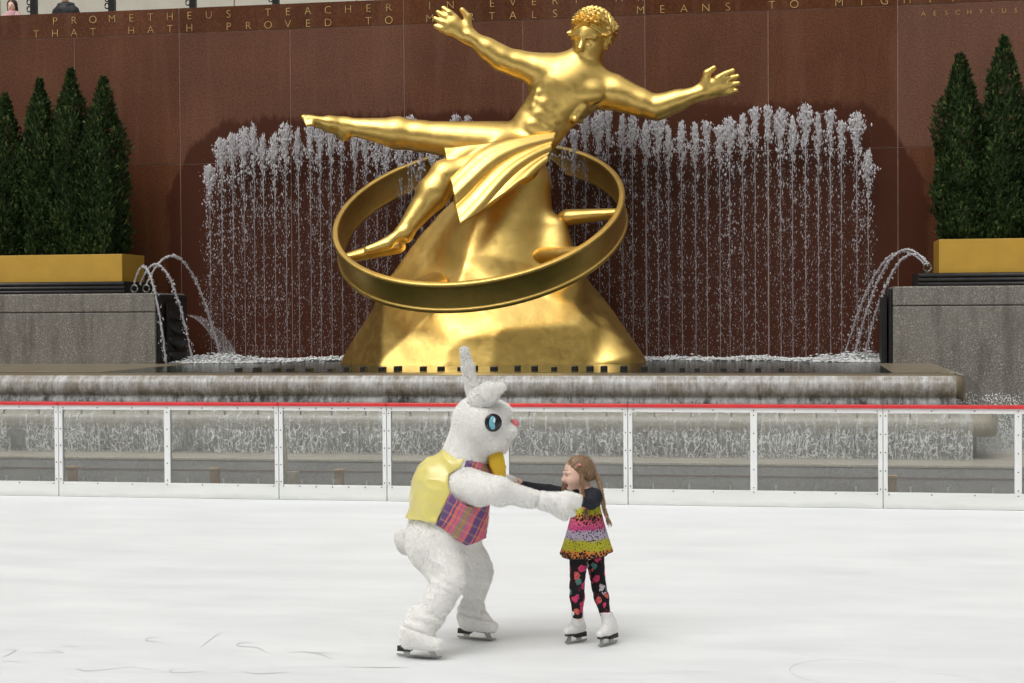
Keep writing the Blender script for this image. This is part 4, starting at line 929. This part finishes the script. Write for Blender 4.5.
# short pile of the plush, hair by hair
def pile(V, Q, parent, n, seed, keep=None):
    r = np.random.default_rng(seed); ar = np.linalg.norm(np.cross(V[Q[:, 2]] - V[Q[:, 0]], V[Q[:, 3]] - V[Q[:, 1]]), axis=1); f = r.choice(len(Q), n, p=ar / ar.sum()); w = r.dirichlet((1, 1, 1, 1), n)
    N = vnormals(V, Q); P = (V[Q[f]] * w[..., None]).sum(1); nn = (N[Q[f]] * w[..., None]).sum(1)
    d = nn * .8 + np.array([0, 0, -.5]) + (r.random((n, 3)) - .5) * .9; d /= np.linalg.norm(d, axis=1)[:, None]; s_ = np.cross(d, r.random((n, 3)) - .5); s_ /= np.linalg.norm(s_, axis=1)[:, None]
    L = (.007 + .007 * r.random(n))[:, None]; T = np.stack([P - s_ * .0016 - nn * .002, P + s_ * .0016 - nn * .002, P + d * L], 1).reshape(-1, 3)
    me = arr_mesh('fur', T, np.arange(3 * n).reshape(-1, 3), False); me.materials.append(M['fur']); return link(bpy.data.objects.new('fur', me), parent, kind='stuff')
M['fur'] = simple('plush fibre', (.93, .92, .89), .9, var=.06, scale=5, spec=.05)
bo = [o for o in rab.children if o.name.startswith('body')][0]
def fur_of(o, n, seed):
    me = o.data; V = np.empty(len(me.vertices) * 3, np.float32); me.vertices.foreach_get('co', V); Q = np.empty(len(me.polygons) * 4, np.int32); me.loops.foreach_get('vertex_index', Q); pile(V.reshape(-1, 3).astype(float), Q.reshape(-1, 4), o, n, seed)
fur_of(bo, 150000, 1)
# ears
def ear(name, pts, rad, nrm, thick):
    g = Grid((-.1, -.5, 1.4), (.7, .5, 2.1), .009)
    for i in range(len(pts) - 1): g.cone(pts[i], pts[i + 1], rad[i], rad[i + 1], .02, sq=(nrm, thick))
    grid_obj(name, g, M['plush'], rab, disp=lambda V: .0035 * vnoise(V, 40, 2, 6), relax=2)
ear('ear', [p(474, 404, .09), p(472, 388, .12), p(468, 368, .14), p(464.3, 350.5, .15)], [.036, .044, .043, .030], (.25, .96, .1), .6)
ear('ear', [p(476, 405, -.09), p(481, 399, -.13), p(490, 392, -.17), p(501, 387, -.19)], [.062, .078, .070, .036], (.35, -.75, .55), .55)
tl = ellipsoid('tail', p(403.0, 542, .0), (.050, .06, .085), _rz(0) @ np.array([[.93, 0, .36], [0, 1, 0], [-.36, 0, .93]]), M['plush'], rab); fur_of(tl, 6000, 3)
for o in [o for o in rab.children if o.name.split('.')[0] == 'ear']: fur_of(o, 12000, 4)
# face
def on_face(u, v):
    return p(u, v, -.185)
eo = empty('eye', (0, 0, 0), parent=rab)
tilt = np.array([[.62, .77, 0.02], [.77, -.62, 0.05], [0, -.05, 1]]); fx = np.array([[.93, .36, 0], [.36, -.93, 0], [0, 0, 1]])
for sgn, nm in ((1, 'near'), (-1, 'far')):
    A = fx * np.array([1, sgn, 1])[None, :]
    def q(u, v, y): a = np.array(p(u, v, y * sgn)); a[0] += 0; return a
    c = np.array(p(493.5, 420.5, 0)); c[1] = -.208 * sgn
    e = ellipsoid('eye', c, (.061, .020, .060), A, M['black'], rab)
    ci = c + A[1] * .014 + A[0] * (-.008); ellipsoid('iris', ci, (.026, .014, .044), A, M['iris'], e)
    cp = c + A[1] * .016 + A[0] * .017; ellipsoid('pupil', cp, (.026, .014, .034), A, M['pupil'], e)
    cg = c + A[1] * .026 + A[0] * (-.001) + A[2] * .016; ellipsoid('glint', cg, (.007, .005, .016), A, M['glint'], e, 8)
bpy.data.objects.remove(eo)
ellipsoid('nose', p(514.6, 423.5, 0), (.030, .034, .030), np.eye(3), M['pink'], rab); ellipsoid('mouth', p(505.6, 445.5, -.0), (.016, .075, .026), np.eye(3), M['mouth'], rab)
# vest: yellow satin back and striped fronts, cut from the torso form with arm holes
def vest(name, mat, front):
    g = Grid((-.42, -.36, .66), (.42, .36, 1.40), .0085); torso(g)
    if front: g.cone(p(462, 505), p(466, 532), .19, .15, .08, sq=((0, 1, 0), 1.15))
    g.cone(p(448, 512), p(444, 527), .235, .245, .06); g.ell(p(460, 463, 0), (.13, .165, .07), .06)
    g.D -= .020 if front else .018
    a, b_ = p(466, 455), p(435.5, 522); n = np.array([b_[2] - a[2], 0, a[0] - b_[0]]); n = n / np.linalg.norm(n)
    if n[0] < 0: n = -n
    g.half(p(452, 488) + n * (.0 if not front else .003), n if not front else -n)
    if front:
        a, b_ = p(437, 519), p(468, 541.5); h = np.array([b_[2] - a[2], 0, a[0] - b_[0]]); h = h if h[2] < 0 else -h; g.half(a, h)
        g.half(p(467.5, 540.5), (.28, 0, -1)); g.half(p(490, 500), (1, 0, -.12)); g.half(p(470, 458), (.3, 0, 1))
    else:
        g.half(p(410, 517.5), (-.02, 0, -1)); g.half(p(446, 449), (.35, 0, 1))
    for y in (-1, 1): g.cone(p(456, 485, .10 * y), p(496, 491, .40 * y), .128, .118, .012, sub=True)
    grid_obj(name, g, mat, rab, disp=lambda V: .011 * (.5 - 1.8 * np.abs(vnoise(V + V[:, [2, 0, 1]] * .8, (7, 4, 9), 1, 8))) + .003 * vnoise(V, 14, 2), relax=2)
vest('vest_back', M['satin'], False); vest('vest_front', M['stripe'], True)
for y in (-.085, .085):
    c_ = p(497, 464.5, y); la = np.array([.2, .12 * np.sign(y), -.97]); la /= np.linalg.norm(la); wa = np.array([.93, .3 * np.sign(y), .23]); wa -= la * (wa @ la); wa /= np.linalg.norm(wa); ta = np.cross(la, wa)
    g = Grid((.10, -.36, 1.02), (.50, .36, 1.48), .006); g.ell(c_, (.122, .052, .045), .02, (la, wa, ta)); g.ell(c_ - la * .05, (.05, .045, .04), .03, (la, wa, ta))
    grid_obj('bow', g, M['bow'], rab, disp=lambda V: .008 * (.5 - 1.8 * np.abs(vnoise(V, (26, 14, 7), 1, 3))), relax=2)
ellipsoid('bow_knot', p(496, 466, 0), (.03, .035, .04), np.eye(3), M['bow'], rab, 12)
# skates
def skate(par, heel, toe, ball_r, name='skate'):
    heel = np.array(heel, float); toe = np.array(toe, float); d = toe - heel; L = np.linalg.norm(d); ang = math.atan2(d[1], d[0]); pit = -math.atan2(d[2], math.hypot(d[0], d[1]))
    e = bpy.data.objects.new(name, None); link(e, par); e.location = heel; e.rotation_euler = (0, pit, ang)
    b = MB(); w = ball_r; out = [(-.035, -w * .55), (.05, -w * .62), (L * .45, -w * .5), (L * .75, -w * .8), (L * 1.0, -w * .62), (L * 1.1, -w * .2), (L * 1.1, w * .2), (L * 1.0, w * .62), (L * .75, w * .8), (L * .45, w * .5), (.05, w * .62), (-.035, w * .55), (-.05, 0)]
    b.loft([[(x, y, z) for x, y in out] for z in (-.007, .005)]); b.obj('sole', M['sole'], e, bevel=.003)
    b = MB(); b.box(-.04, .055, -w * .5, w * .5, -.026, -.0075); b.obj('heel', M['sole'], e, bevel=.004)
    b = MB(); H_ = -.064
    prof = [(-.055, H_ + .012), (-.03, H_), (L * .5, H_ - .003), (L * .95, H_), (L * 1.13, H_ + .012), (L * 1.15, H_ + .024), (L * 1.06, H_ + .02), (L * .5, H_ + .016), (-.05, H_ + .018)]
    b.loft([[(x, yy, z) for x, z in prof] for yy in (-.0028, .0028)])
    for x0, x1, x2 in ((-.005, .045, .02), (L * .70, L * .86, L * .9)):
        b.loft([[(x, yy, z) for x, z in ((x0, -.0 - (.02 if x2 < .1 else .0)), (x1, -.0 - (.02 if x2 < .1 else 0)), (x2 + .02, H_ + .02), (x2 - .02, H_ + .02))] for yy in (-.005, .005)])
    b.obj('blade', M['steel'], e); return e
def ground_shift(f, u, v): return f.p(u, v)
def foot(fr, u0, v0, u1, v1):
    """blade contact points on the ice, from the photo"""
    return [fr.inv @ (at_ground(u, v) - fr.root) for u, v in ((u0, v0), (u1, v1))]
a, b_ = foot(RB, 404, 656.5, 437, 659); k = np.array([0, 0, .064])
skate(rab, a + k, b_ + k, .05); NEAR = (a, b_)
a, b_ = foot(RB, 464, 638.5, 492, 641); skate(rab, a + k, b_ + k, .05); FAR = (a, b_)

# ------------------------------------------------------------------ the girl
M['skin'] = simple('fair skin', (.82, .55, .44), .5, var=.05, scale=9, **{'Subsurface Weight': .12, 'Subsurface Radius': (.02, .008, .005)})
def m_hair():
    m, nt = new_mat('light brown hair'); v = coords(nt, scale=(1, 1, .22)); a = noise(nt, v, 110, 3, .6); b = noise(nt, v, 16, 3)
    col = ramp(nt, a, [(.3, (.13, .07, .032)), (.55, (.26, .155, .078)), (.75, (.43, .29, .165))]); col = mixc(nt, ramp(nt, b, [(.5, 0), (.8, .5)]), col, (.24, .14, .07))
    finish(nt, col, .45, bump=a, bstr=.35, bdist=.004); return m
M['hair'] = m_hair()
M['shirt'] = simple('charcoal knit', (.022, .024, .030), .8, var=.25, scale=60, spec=.2, bstr=.2)
def m_tunic():
    m, nt = new_mat('animal print knit'); v = coords(nt); sp = nd(nt, 'ShaderNodeSeparateXYZ', {'Vector': v}); n = noise(nt, v, 24, 3)
    z = math_(nt, 'ADD', sp.outputs[2], math_(nt, 'MULTIPLY', math_(nt, 'SUBTRACT', n, .5), .06)); f = nd(nt, 'ShaderNodeMapRange', {'Value': z, 'From Min': .62, 'From Max': .98}).outputs[0]
    li, orr, pk, mg, la = (.44, .42, .03), (.60, .20, .04), (.62, .10, .22), (.50, .05, .20), (.42, .36, .46)
    col = ramp(nt, f, [(.02, orr), (.07, orr), (.12, li), (.27, li), (.33, la), (.45, la), (.50, mg), (.58, pk), (.68, (.62, .12, .16)), (.74, orr), (.80, li), (.97, li)])
    d = vor(nt, mixv(nt, v, 30, .02), 66); d2 = vor(nt, coords(nt, scale=(1, 1, 1.6)), 100); big = ramp(nt, f, [(.04, 1), (.10, .55), (.16, .40), (.27, .55), (.45, .6), (.55, .45), (.72, 1), (.80, .6), (.90, .35)])
    blk = math_(nt, 'LESS_THAN', d, math_(nt, 'MULTIPLY', big, .60)); w2 = math_(nt, 'LESS_THAN', d2, .22)
    col = mixc(nt, math_(nt, 'MULTIPLY', w2, .25), col, (.8, .75, .5)); col = mixc(nt, blk, col, (.022, .016, .02))
    finish(nt, col, .8, spec=.2, bump=d2, bstr=.1, bdist=.003); return m
M['tunic'] = m_tunic(); M['hem'] = simple('black hem', (.02, .014, .018), .7)
def m_legg():
    m, nt = new_mat('black floral leggings'); v = coords(nt); w = mixv(nt, v, 28, .045); a = nd(nt, 'ShaderNodeTexVoronoi', {'Vector': w, 'Scale': 19, 'Randomness': .9}); d, c = a.outputs['Distance'], nd(nt, 'ShaderNodeSeparateColor', {'Color': a.outputs['Color']}).outputs[0]
    fl = ramp(nt, c, [(0, (.62, .05, .14)), (.25, (.62, .13, .10)), (.45, (.50, .05, .16)), (.60, (.05, .22, .20)), (.76, (.55, .50, .52)), (.86, (.014, .012, .014))], 'CONSTANT')
    n = noise(nt, v, 70, 2); fl = mixc(nt, ramp(nt, n, [(.5, 0), (.62, .7)]), fl, (.30, .02, .06)); col = mixc(nt, math_(nt, 'LESS_THAN', math_(nt, 'ADD', d, math_(nt, 'MULTIPLY', n, .15)), .52), (.012, .010, .012), fl)
    finish(nt, col, .7, spec=.2); return m
M['legg'] = m_legg(); M['leather'] = simple('white leather', (.78, .77, .75), .42, var=.05, scale=12); M['lace_'] = simple('grey lace', (.50, .50, .50), .7)
M['eyew'] = simple('eye white', (.8, .78, .75), .3); M['eyed'] = simple('dark lashes', (.03, .016, .012), .5); M['lip'] = simple('lips', (.50, .12, .11), .45); M['mouth_in'] = simple('inside of mouth', (.13, .012, .015), .5); M['brow'] = simple('brow', (.20, .11, .06), .7)

GX, GY = -1.35, 10.58
GB = Frame((GX, GY, 0)); p = GB.p
girl = empty('person', (GX, GY, 0), TH, label='small girl with long braids in a colourful tunic and white ice skates, laughing', cat='person')
hd = np.array(p(577.0, 471.5, 0)); F_ = np.array([-.965, -.25, -.10]); F_ /= np.linalg.norm(F_); U_ = np.array([-.10, 0, 1.]); U_ -= F_ * (U_ @ F_); U_ /= np.linalg.norm(U_); S_ = np.cross(F_, U_); S_ = S_ if S_[1] < 0 else -S_; ax = (F_, S_, U_)
def hq(f, s, u): return hd + F_ * f + S_ * s + U_ * u
g = Grid((-.66, -.26, .06), (.30, .30, 1.36), .005)
g.ell(hq(-.012, 0, .012), (.096, .078, .088), .01, ax); g.ell(hq(.025, 0, -.045), (.070, .062, .070), .035, ax); g.ell(hq(.062, 0, -.098), (.022, .024, .020), .028, ax)
g.cone(hq(.088, 0, -.018), hq(.105, 0, -.043), .009, .0125, .014); 
for s_ in (-1, 1):
    g.ell(hq(.058, .034 * s_, -.05), (.034, .027, .028), .02, ax); g.ell(hq(.078, .034 * s_, -.014), (.014, .015, .009), .012, ax, sub=True); g.ell(hq(.070, .034 * s_, -.014), (.013, .014, .011), .004, ax)
    g.cone(hq(.09, .018 * s_, .006), hq(.076, .05 * s_, .004), .007, .007, .012); g.ell(hq(-.008, .074 * s_, -.028), (.018, .010, .026), .006, ax)
g.ell(hq(.088, 0, -.075), (.030, .025, .020), .008, ax, sub=True)
g.cone(hq(-.022, 0, -.06), p(590, 497), .040, .044, .03)
cs, cw, ch = p(589, 506), p(586, 528), p(585, 548)
g.cone(p(590, 503), p(587, 516), .07, .078, .05, sq=((0, 1, 0), 1.3)); g.cone(p(587, 516), cw, .078, .07, .04, sq=((0, 1, 0), 1.2)); g.cone(cw, ch, .07, .082, .04, sq=((0, 1, 0), 1.2))
SHf, ELf, WRf = p(582, 497, .12), p(549, 490.5, .14), p(524, 485.5, .12)
SHn, ELn, WRn = p(593.5, 496.5, -.085), p(591, 504, -.15), p(582, 501.5, -.22)
def arms(g, o):
    g.chain([SHf, ELf, WRf], [.042 + o, .030 + o, .021 + o], .02); g.chain([SHn, ELn, WRn], [.034 + o, .028 + o, .022 + o], .02); g.cone(SHf, SHn, .045 + o, .045 + o, .04)
arms(g, 0)
dF = np.array([-1, .15, .02]); hand(g, WRf, dF, (0, -.35, .9), .105, .0082, .14, .5); hand(g, WRn, np.array([-.9, -.25, .45]), (0, -.6, .8), .10, .0082, .14, .7)
HL, KL, AL = p(579, 556, -.045), p(577, 586, -.05), p(577.5, 616, -.04); HR, KR, AR = p(594.5, 556, .055), p(599, 587, .045), p(606, 617, .02)
def legs(g, o):
    for h, k, a, in ((HL, KL, AL), (HR, KR, AR)):
        g.chain([h, k], [.060 + o, .042 + o], .02); g.chain([k, k + (a - k) * .35, a], [.040 + o, .043 + o, .028 + o], .02)
legs(g, 0)
grid_obj('body', g, M['skin'], girl, relax=1)
# clothes
g = Grid((-.60, -.30, .85), (.30, .34, 1.14), .006); arms(g, .009)
g.cone(p(590, 502), p(588, 511), .072, .072, .05, sq=((0, 1, 0), 1.2)); g.cone(p(588, 498), p(588, 492.5), .055, .047, .02)
for w_, d in ((WRf, WRf - ELf), (WRn, WRn - ELn)): pass
V, Q = g.mesh(1); arr_obj('shirt', V + vnormals(V, Q) * (.004 * vnoise(V, 22, 2, 2))[:, None], Q, M['shirt'], girl)
for o in [x for x in girl.children if x.name.startswith('shirt')]: pass
g = Grid((-.22, -.24, .16), (.26, .26, .78), .0055); legs(g, .006); g.half((0, 0, .19), (0, 0, -1)); grid_obj('leggings', g, M['legg'], girl, relax=1, disp=lambda V: .0018 * vnoise(V, (18, 18, 50), 2))
rings = []; top, bot = p(586.5, 504.5), p(586.5, 553); n = 72
for i in range(30):
    q = i / 29; c = top + (bot - top) * q; rx = .086 + .084 * q ** 1.15; ry = .098 + .05 * q
    row = []
    for k in range(n):
        a = 2 * math.pi * k / n; fl = 1 + (.05 * math.sin(a * 5 + .7) + .03 * math.sin(a * 9 + 2)) * q ** 1.5; row.append((c[0] + rx * fl * math.cos(a) - .004 * q, c[1] + ry * fl * math.sin(a), c[2] + .012 * q * math.cos(a) + (-.012 * q * math.sin(a + 1.2) * 0 - .016 * q * max(0, -math.sin(a)))))
    rings.append(row)
b = MB(); b.loft(rings, True, False); o = b.obj('tunic', M['tunic'], girl, smooth=True); sm = o.modifiers.new('thick', 'SOLIDIFY'); sm.thickness = .006
b = MB(); b.tube([tuple(Vector(v)) for v in rings[-1] + rings[-1][:1]], .005, 6, False); b.obj('hem', M['hem'], o, smooth=True)
b = MB(); b.loft([[(top[0] + (x[0] - top[0]) * s_, top[1] + (x[1] - top[1]) * s_, top[2] + dz) for x in rings[0]] for s_, dz in ((1.0, 0), (.97, .006), (.88, .008))], True, False); b.obj('neckline', M['tunic'], o, smooth=True)
# face details
for s_ in (-1, 1):
    ellipsoid('eye', hq(.0785, .034 * s_, -.014), (.006, .011, .0065), ax, M['eyew'], girl, 10); ellipsoid('iris', hq(.0825, .036 * s_, -.0145), (.0035, .0058, .0058), ax, M['eyed'], girl, 8)
    b = MB(); b.tube([hq(.0885 - .022 * q * q, (.022 + .026 * q) * s_, -.007 + .004 * math.sin(q * 3.1)) for q in np.linspace(0, 1, 7)], .0024, 6); b.obj('lashes', M['eyed'], girl, smooth=True)
    b = MB(); b.tube([hq(.0985 - .022 * q * q, (.016 + .034 * q) * s_, .017 + .006 * math.sin(.5 + q * 2.4)) for q in np.linspace(0, 1, 7)], [.0014, .002, .002, .002, .002, .0015, .001], 6); b.obj('eyebrow', M['brow'], girl, smooth=True)
ellipsoid('mouth', hq(.072, 0, -.075), (.014, .023, .016), ax, M['mouth_in'], girl, 10)
b = MB(); b.tube([hq(.086 - .012 * abs(math.cos(a)) ** 2, .0245 * math.cos(a), -.075 + .021 * math.sin(a)) for a in np.linspace(0, 2 * math.pi, 25)], .0042, 6, False); b.obj('lips', M['lip'], girl, smooth=True)
b = MB(); b.tube([hq(.081 - .01 * abs(t), .016 * t, -.0615) for t in np.linspace(-1, 1, 7)], .0042, 6); b.obj('teeth', M['glint'], girl, smooth=True)
# hair: cap parted in the middle, gathered to two braids
g = Grid(hd - .20, hd + .20, .0045)
g.ell(hq(-.020, 0, .018), (.100, .083, .091), 0, ax); g.ell(hq(-.075, 0, -.020), (.036, .055, .05), .03, ax)
for s_ in (-1, 1): g.ell(hq(-.01, .068 * s_, .0), (.040, .022, .045), .02, ax); g.ell(hq(-.05, .058 * s_, -.032), (.034, .028, .034), .02, ax)
g.half(hq(.062, 0, .050), F_ * .72 - U_ * .69)
g.half(hq(.070, 0, 0), F_)
V, Q = g.mesh(2); N = vnormals(V, Q); lc = (V - hd) @ np.array(ax).T; st_ = .0035 * np.sin(np.arctan2(lc[:, 2] - .02, -lc[:, 0] + .02) * 2 + lc[:, 1] * 300) * .5 + .003 * vnoise(lc, (30, 90, 40), 2) - .006 * np.exp(-(lc[:, 1] / .006) ** 2) * (lc[:, 2] > .06)
arr_obj('hair', V + N * st_[:, None], Q, M['hair'], girl)
hairo = girl.children[-1] if False else [o for o in girl.children if o.name.split('.')[0] == 'hair'][0]
def braid(pts, r0, r1, n=16, tuft=.06):
    P = np.array(pts, float); tt = np.linspace(0, len(P) - 1, n * 3)
    def at_(t):
        i = min(int(t), len(P) - 2); f = t - i; p0, p1, p2, p3 = P[max(i - 1, 0)], P[i], P[i + 1], P[min(i + 2, len(P) - 1)]
        return .5 * (2 * p1 + (p2 - p0) * f + (2 * p0 - 5 * p1 + 4 * p2 - p3) * f * f + (3 * p1 - p0 - 3 * p2 + p3) * f ** 3)
    g = Grid(P.min(0) - .09, P.max(0) + .09, .004)
    for i in range(n):
        t = i / (n - 1) * (len(P) - 1); c = at_(t); d = at_(min(t + .1, len(P) - 1)) - at_(max(t - .1, 0)); d /= np.linalg.norm(d); sd_ = np.cross(d, np.array([.3, 1, 0])); sd_ /= np.linalg.norm(sd_); r = r0 + (r1 - r0) * i / n
        for s_ in (-1, 1): g.cone(c + sd_ * r * .75 * s_ - d * r * .8, c - sd_ * r * .15 * s_ + d * r * .9, r * .72, r * .6, .003)
    d = P[-1] - P[-2]; d /= np.linalg.norm(d)
    for k in range(7):
        o = np.array([math.cos(k * 2.4), math.sin(k * 2.4), .3 * math.sin(k)]) * .012; g.cone(P[-1], P[-1] + d * tuft + o * 1.4, r1 * .6, .003, .006); g.cone(P[-1] + d * tuft * .1, P[-1] + d * tuft * .5 + o, r1 * .6, r1 * .55, .006)
    o = grid_obj('braid', g, M['hair'], girl, relax=1); return o
braid([p(594, 473, -.02), p(599, 482, -.04), p(602, 496, -.07), p(604, 508, -.08), p(607, 517, -.08)], .015, .010, 17, .055)
braid([p(581, 470, -.075), p(582, 482, -.085), p(583.5, 496, -.10), p(585, 509, -.135)], .012, .009, 14, .055)
braid([p(569, 476, .07), p(564, 484, .07), p(563.5, 489, .07)], .012, .009, 7, .03)
def strands(o, n, seed, flow):
    me = o.data; r = np.random.default_rng(seed); V = np.empty(len(me.vertices) * 3, np.float32); me.vertices.foreach_get('co', V); V = V.reshape(-1, 3).astype(float); Q = np.empty(len(me.polygons) * 4, np.int32); me.loops.foreach_get('vertex_index', Q); Q = Q.reshape(-1, 4); f = r.integers(0, len(Q), n)
    P = V[Q[f]].mean(1); nn = vnormals(V, Q)[Q[f]].mean(1); d = np.array(flow) + nn * .32 + (r.random((n, 3)) - .5) * .5; d -= nn * np.minimum((d * nn).sum(1), 0)[:, None]; d /= np.linalg.norm(d, axis=1)[:, None]; s_ = np.cross(d, nn); s_ /= np.linalg.norm(s_, axis=1)[:, None] + 1e-9
    L = (.012 + .022 * r.random(n))[:, None]; T = np.stack([P - s_ * .0011 - nn * .001, P + s_ * .0011 - nn * .001, P + d * L], 1).reshape(-1, 3); m2 = arr_mesh('loose_strands', T, np.arange(3 * n).reshape(-1, 3), False); m2.materials.append(M['hair']); link(bpy.data.objects.new('loose_strands', m2), o, kind='stuff')
strands(hairo, 2600, 5, -F_ * .75 - U_ * .45)
for o in [o for o in girl.children if o.name.split('.')[0] == 'braid']: strands(o, 500, 6, (.15, 0, -1))
ellipsoid('hair_clip', p(579.5, 465, -.088), (.012, .006, .008), np.eye(3), M['pink'], hairo, 8)
for a_ in (p(606.5, 516.5, -.08), p(585, 508, -.135)): ellipsoid('hair_tie', a_, (.013, .013, .006), np.eye(3), M['pink'], hairo, 8)
# white figure skates
def ice_boot(ank, heel, toe):
    e = skate(girl, heel, toe, .038); M4_ = Matrix.Translation(e.location) @ e.rotation_euler.to_matrix().to_4x4(); iv = np.array(M4_.inverted()); an = iv[:3, :3] @ np.array(ank) + iv[:3, 3]; L = float(np.linalg.norm(np.array(toe) - np.array(heel)))
    g = Grid((-.09, -.10, -.005), (L + .09, .10, .27), .0045)
    g.cone((.0, 0, .034), (L * .55, 0, .030), .034, .034, .02); g.cone((L * .5, 0, .030), (L * .98, 0, .027), .036, .028, .02, sq=((0, 0, 1), .9)); g.cone((.005, 0, .05), (an[0] * .7 + .006, an[1] * .7, .105), .036, .037, .02); g.cone((an[0] * .7 + .006, an[1] * .7, .105), (an[0], an[1], an[2] + .04), .038, .045, .02); g.cone((.02, 0, .09), (L * .55, 0, .045), .03, .032, .03)
    g.half((0, 0, .006), (0, 0, -1)); g.half((an[0], an[1], an[2] + .035), (0, 0, 1)); grid_obj('boot', g, M['leather'], e, relax=1)
    for q in range(5):
        x, z = L * .60 - q * L * .095, .072 + q * .0125
        b = MB(); b.tube([(x + .008, -.022, z - .008), (x + .010, 0, z + .002), (x + .008, .022, z - .008)], .0026, 5); b.obj('lace', M['lace_'], e, smooth=True)
a, b_ = foot(GB, 581, 642, 567, 644.5); k = np.array([0, 0, .064]); ice_boot(AL, a + k, b_ + k)
a, b_ = foot(GB, 613, 643.5, 600, 647.5); ice_boot(AR, a + k, b_ + k)

# ------------------------------------------------------------------ two onlookers behind the wall
M['coat'] = simple('black jacket', (.016, .017, .020), .6, var=.3); M['scarf'] = simple('pink patterned scarf', (.62, .36, .38), .8, var=.35, scale=30); M['dhair'] = simple('dark brown hair', (.035, .016, .010), .5, var=.4, scale=60); M['trouser'] = simple('dark trousers', (.03, .03, .04), .8)
def onlooker(x, label, woman):
    h = 1.0; t = empty('person', (x, 29.25, 6.75), D2R(8), label=label, cat='person')
    zs = 1.49 if woman else 1.62
    g = Grid((-.42, -.35, -.02), (.42, .35, 1.98), .016)
    for s_ in (-1, 1):
        g.chain([(.09 * s_, 0, .86), (.10 * s_, -.01, .48), (.10 * s_, .02, .07)], [.095, .062, .045], .03); g.cone((.10 * s_, .03, .04), (.11 * s_, -.14, .03), .042, .036, .03)
        g.chain([(.17 * s_, 0, zs - .14), (.24 * s_, .02, 1.16), (.20 * s_, -.18, 1.05)], [.055, .043, .03], .03); hand(g, (.20 * s_, -.19, 1.045), (-.3 * s_, -1, 0), (-s_, 0, .3), .17, .014, .1, .4)
    g.cone((0, 0, .92), (0, 0, 1.12), .15, .135, .05, sq=((0, 1, 0), .75)); g.cone((0, 0, 1.12), (0, 0, zs - .16), .135, .165, .05, sq=((0, 1, 0), .7)); g.cone((0, 0, zs - .1), (0, -.01, zs + .03), .055, .05, .03)
    c = np.array([0, -.03, zs + .135]); g.ell(c, (.075, .095, .115), .02); g.ell(c + np.array([0, -.02, -.06]), (.058, .065, .065), .03); g.cone(c + np.array([0, -.09, .0]), c + np.array([0, -.112, -.035]), .010, .015, .01)
    grid_obj('body', g, M['skin'], t)
    g = Grid((-.48, -.4, .70), (.48, .4, 1.75), .016)
    for s_ in (-1, 1): g.chain([(.18 * s_, 0, zs - .15), (.25 * s_, .02, 1.16), (.20 * s_, -.16, 1.05)], [.09, .075, .055], .04)
    g.cone((0, 0, .80), (0, 0, zs - .16), .19, .21, .05, sq=((0, 1, 0), .8)); g.cone((-.12, 0, zs - .14), (.12, 0, zs - .14), .09, .09, .06); g.cone((0, 0, zs - .06), (0, 0, zs - .02), .10, .085, .03)
    grid_obj('coat', g, M['scarf'] if woman else M['coat'], t, disp=lambda V: .012 * vnoise(V, 9, 2), relax=2)
    g = Grid((-.22, -.16, .02), (.22, .12, .95), .014)
    for s_ in (-1, 1): g.chain([(.09 * s_, 0, .86), (.10 * s_, -.01, .48), (.10 * s_, .02, .09)], [.11, .08, .065], .03)
    grid_obj('trousers', g, M['trouser'], t)
    for s_ in (-1, 1):
        ellipsoid('eye', c + np.array([.03 * s_, -.088, .0]), (.012, .006, .007), np.eye(3), M['eyed'], t, 8)
    ellipsoid('mouth', c + np.array([0, -.083, -.068]), (.022, .008, .006), np.eye(3), M['lip'], t, 8)
    g = Grid((-.2, -.22, zs - .1), (.2, .2, zs + .32), .012)
    if woman:
        g.ell(c + np.array([0, .02, .02]), (.105, .11, .125), 0); g.ell(c + np.array([0, .045, -.06]), (.11, .08, .10), .03); g.half(c + np.array([0, -.062, .045]), (0, -1, -.55)); grid_obj('hair', g, M['dhair'], t, disp=lambda V: .006 * vnoise(V, 25, 2))
        for k in range(3):
            b = MB(); b.tube([((.105 + .02 * k) * math.cos(a), -.01 + (.10 + .02 * k) * math.sin(a), zs - .02 - .035 * k + .012 * math.sin(3 * a + k)) for a in np.linspace(0, 2 * math.pi, 28)], .036, 8, False); b.obj('scarf', M['scarf'], t, smooth=True)
    else:
        g.ell(c + np.array([0, .012, .03]), (.083, .10, .115), 0); g.half(c + np.array([0, -.05, .06]), (0, -1, -.4)); g.half(c + np.array([0, 0, -.02]), (0, 0, -1)); grid_obj('hair', g, M['dhair'], t)
        b = MB(); b.tube([(.125 * math.cos(a), .02 + .12 * math.sin(a), zs - .015 + .03 * math.sin(a)) for a in np.linspace(0, 2 * math.pi, 28)], .048, 8, False); b.obj('hood', M['coat'], t, smooth=True)
onlooker(-15.17, 'woman with dark bob and pink scarf looking over the wall', True)
onlooker(-14.04, 'person in a black jacket looking over the wall, head above the frame', False)
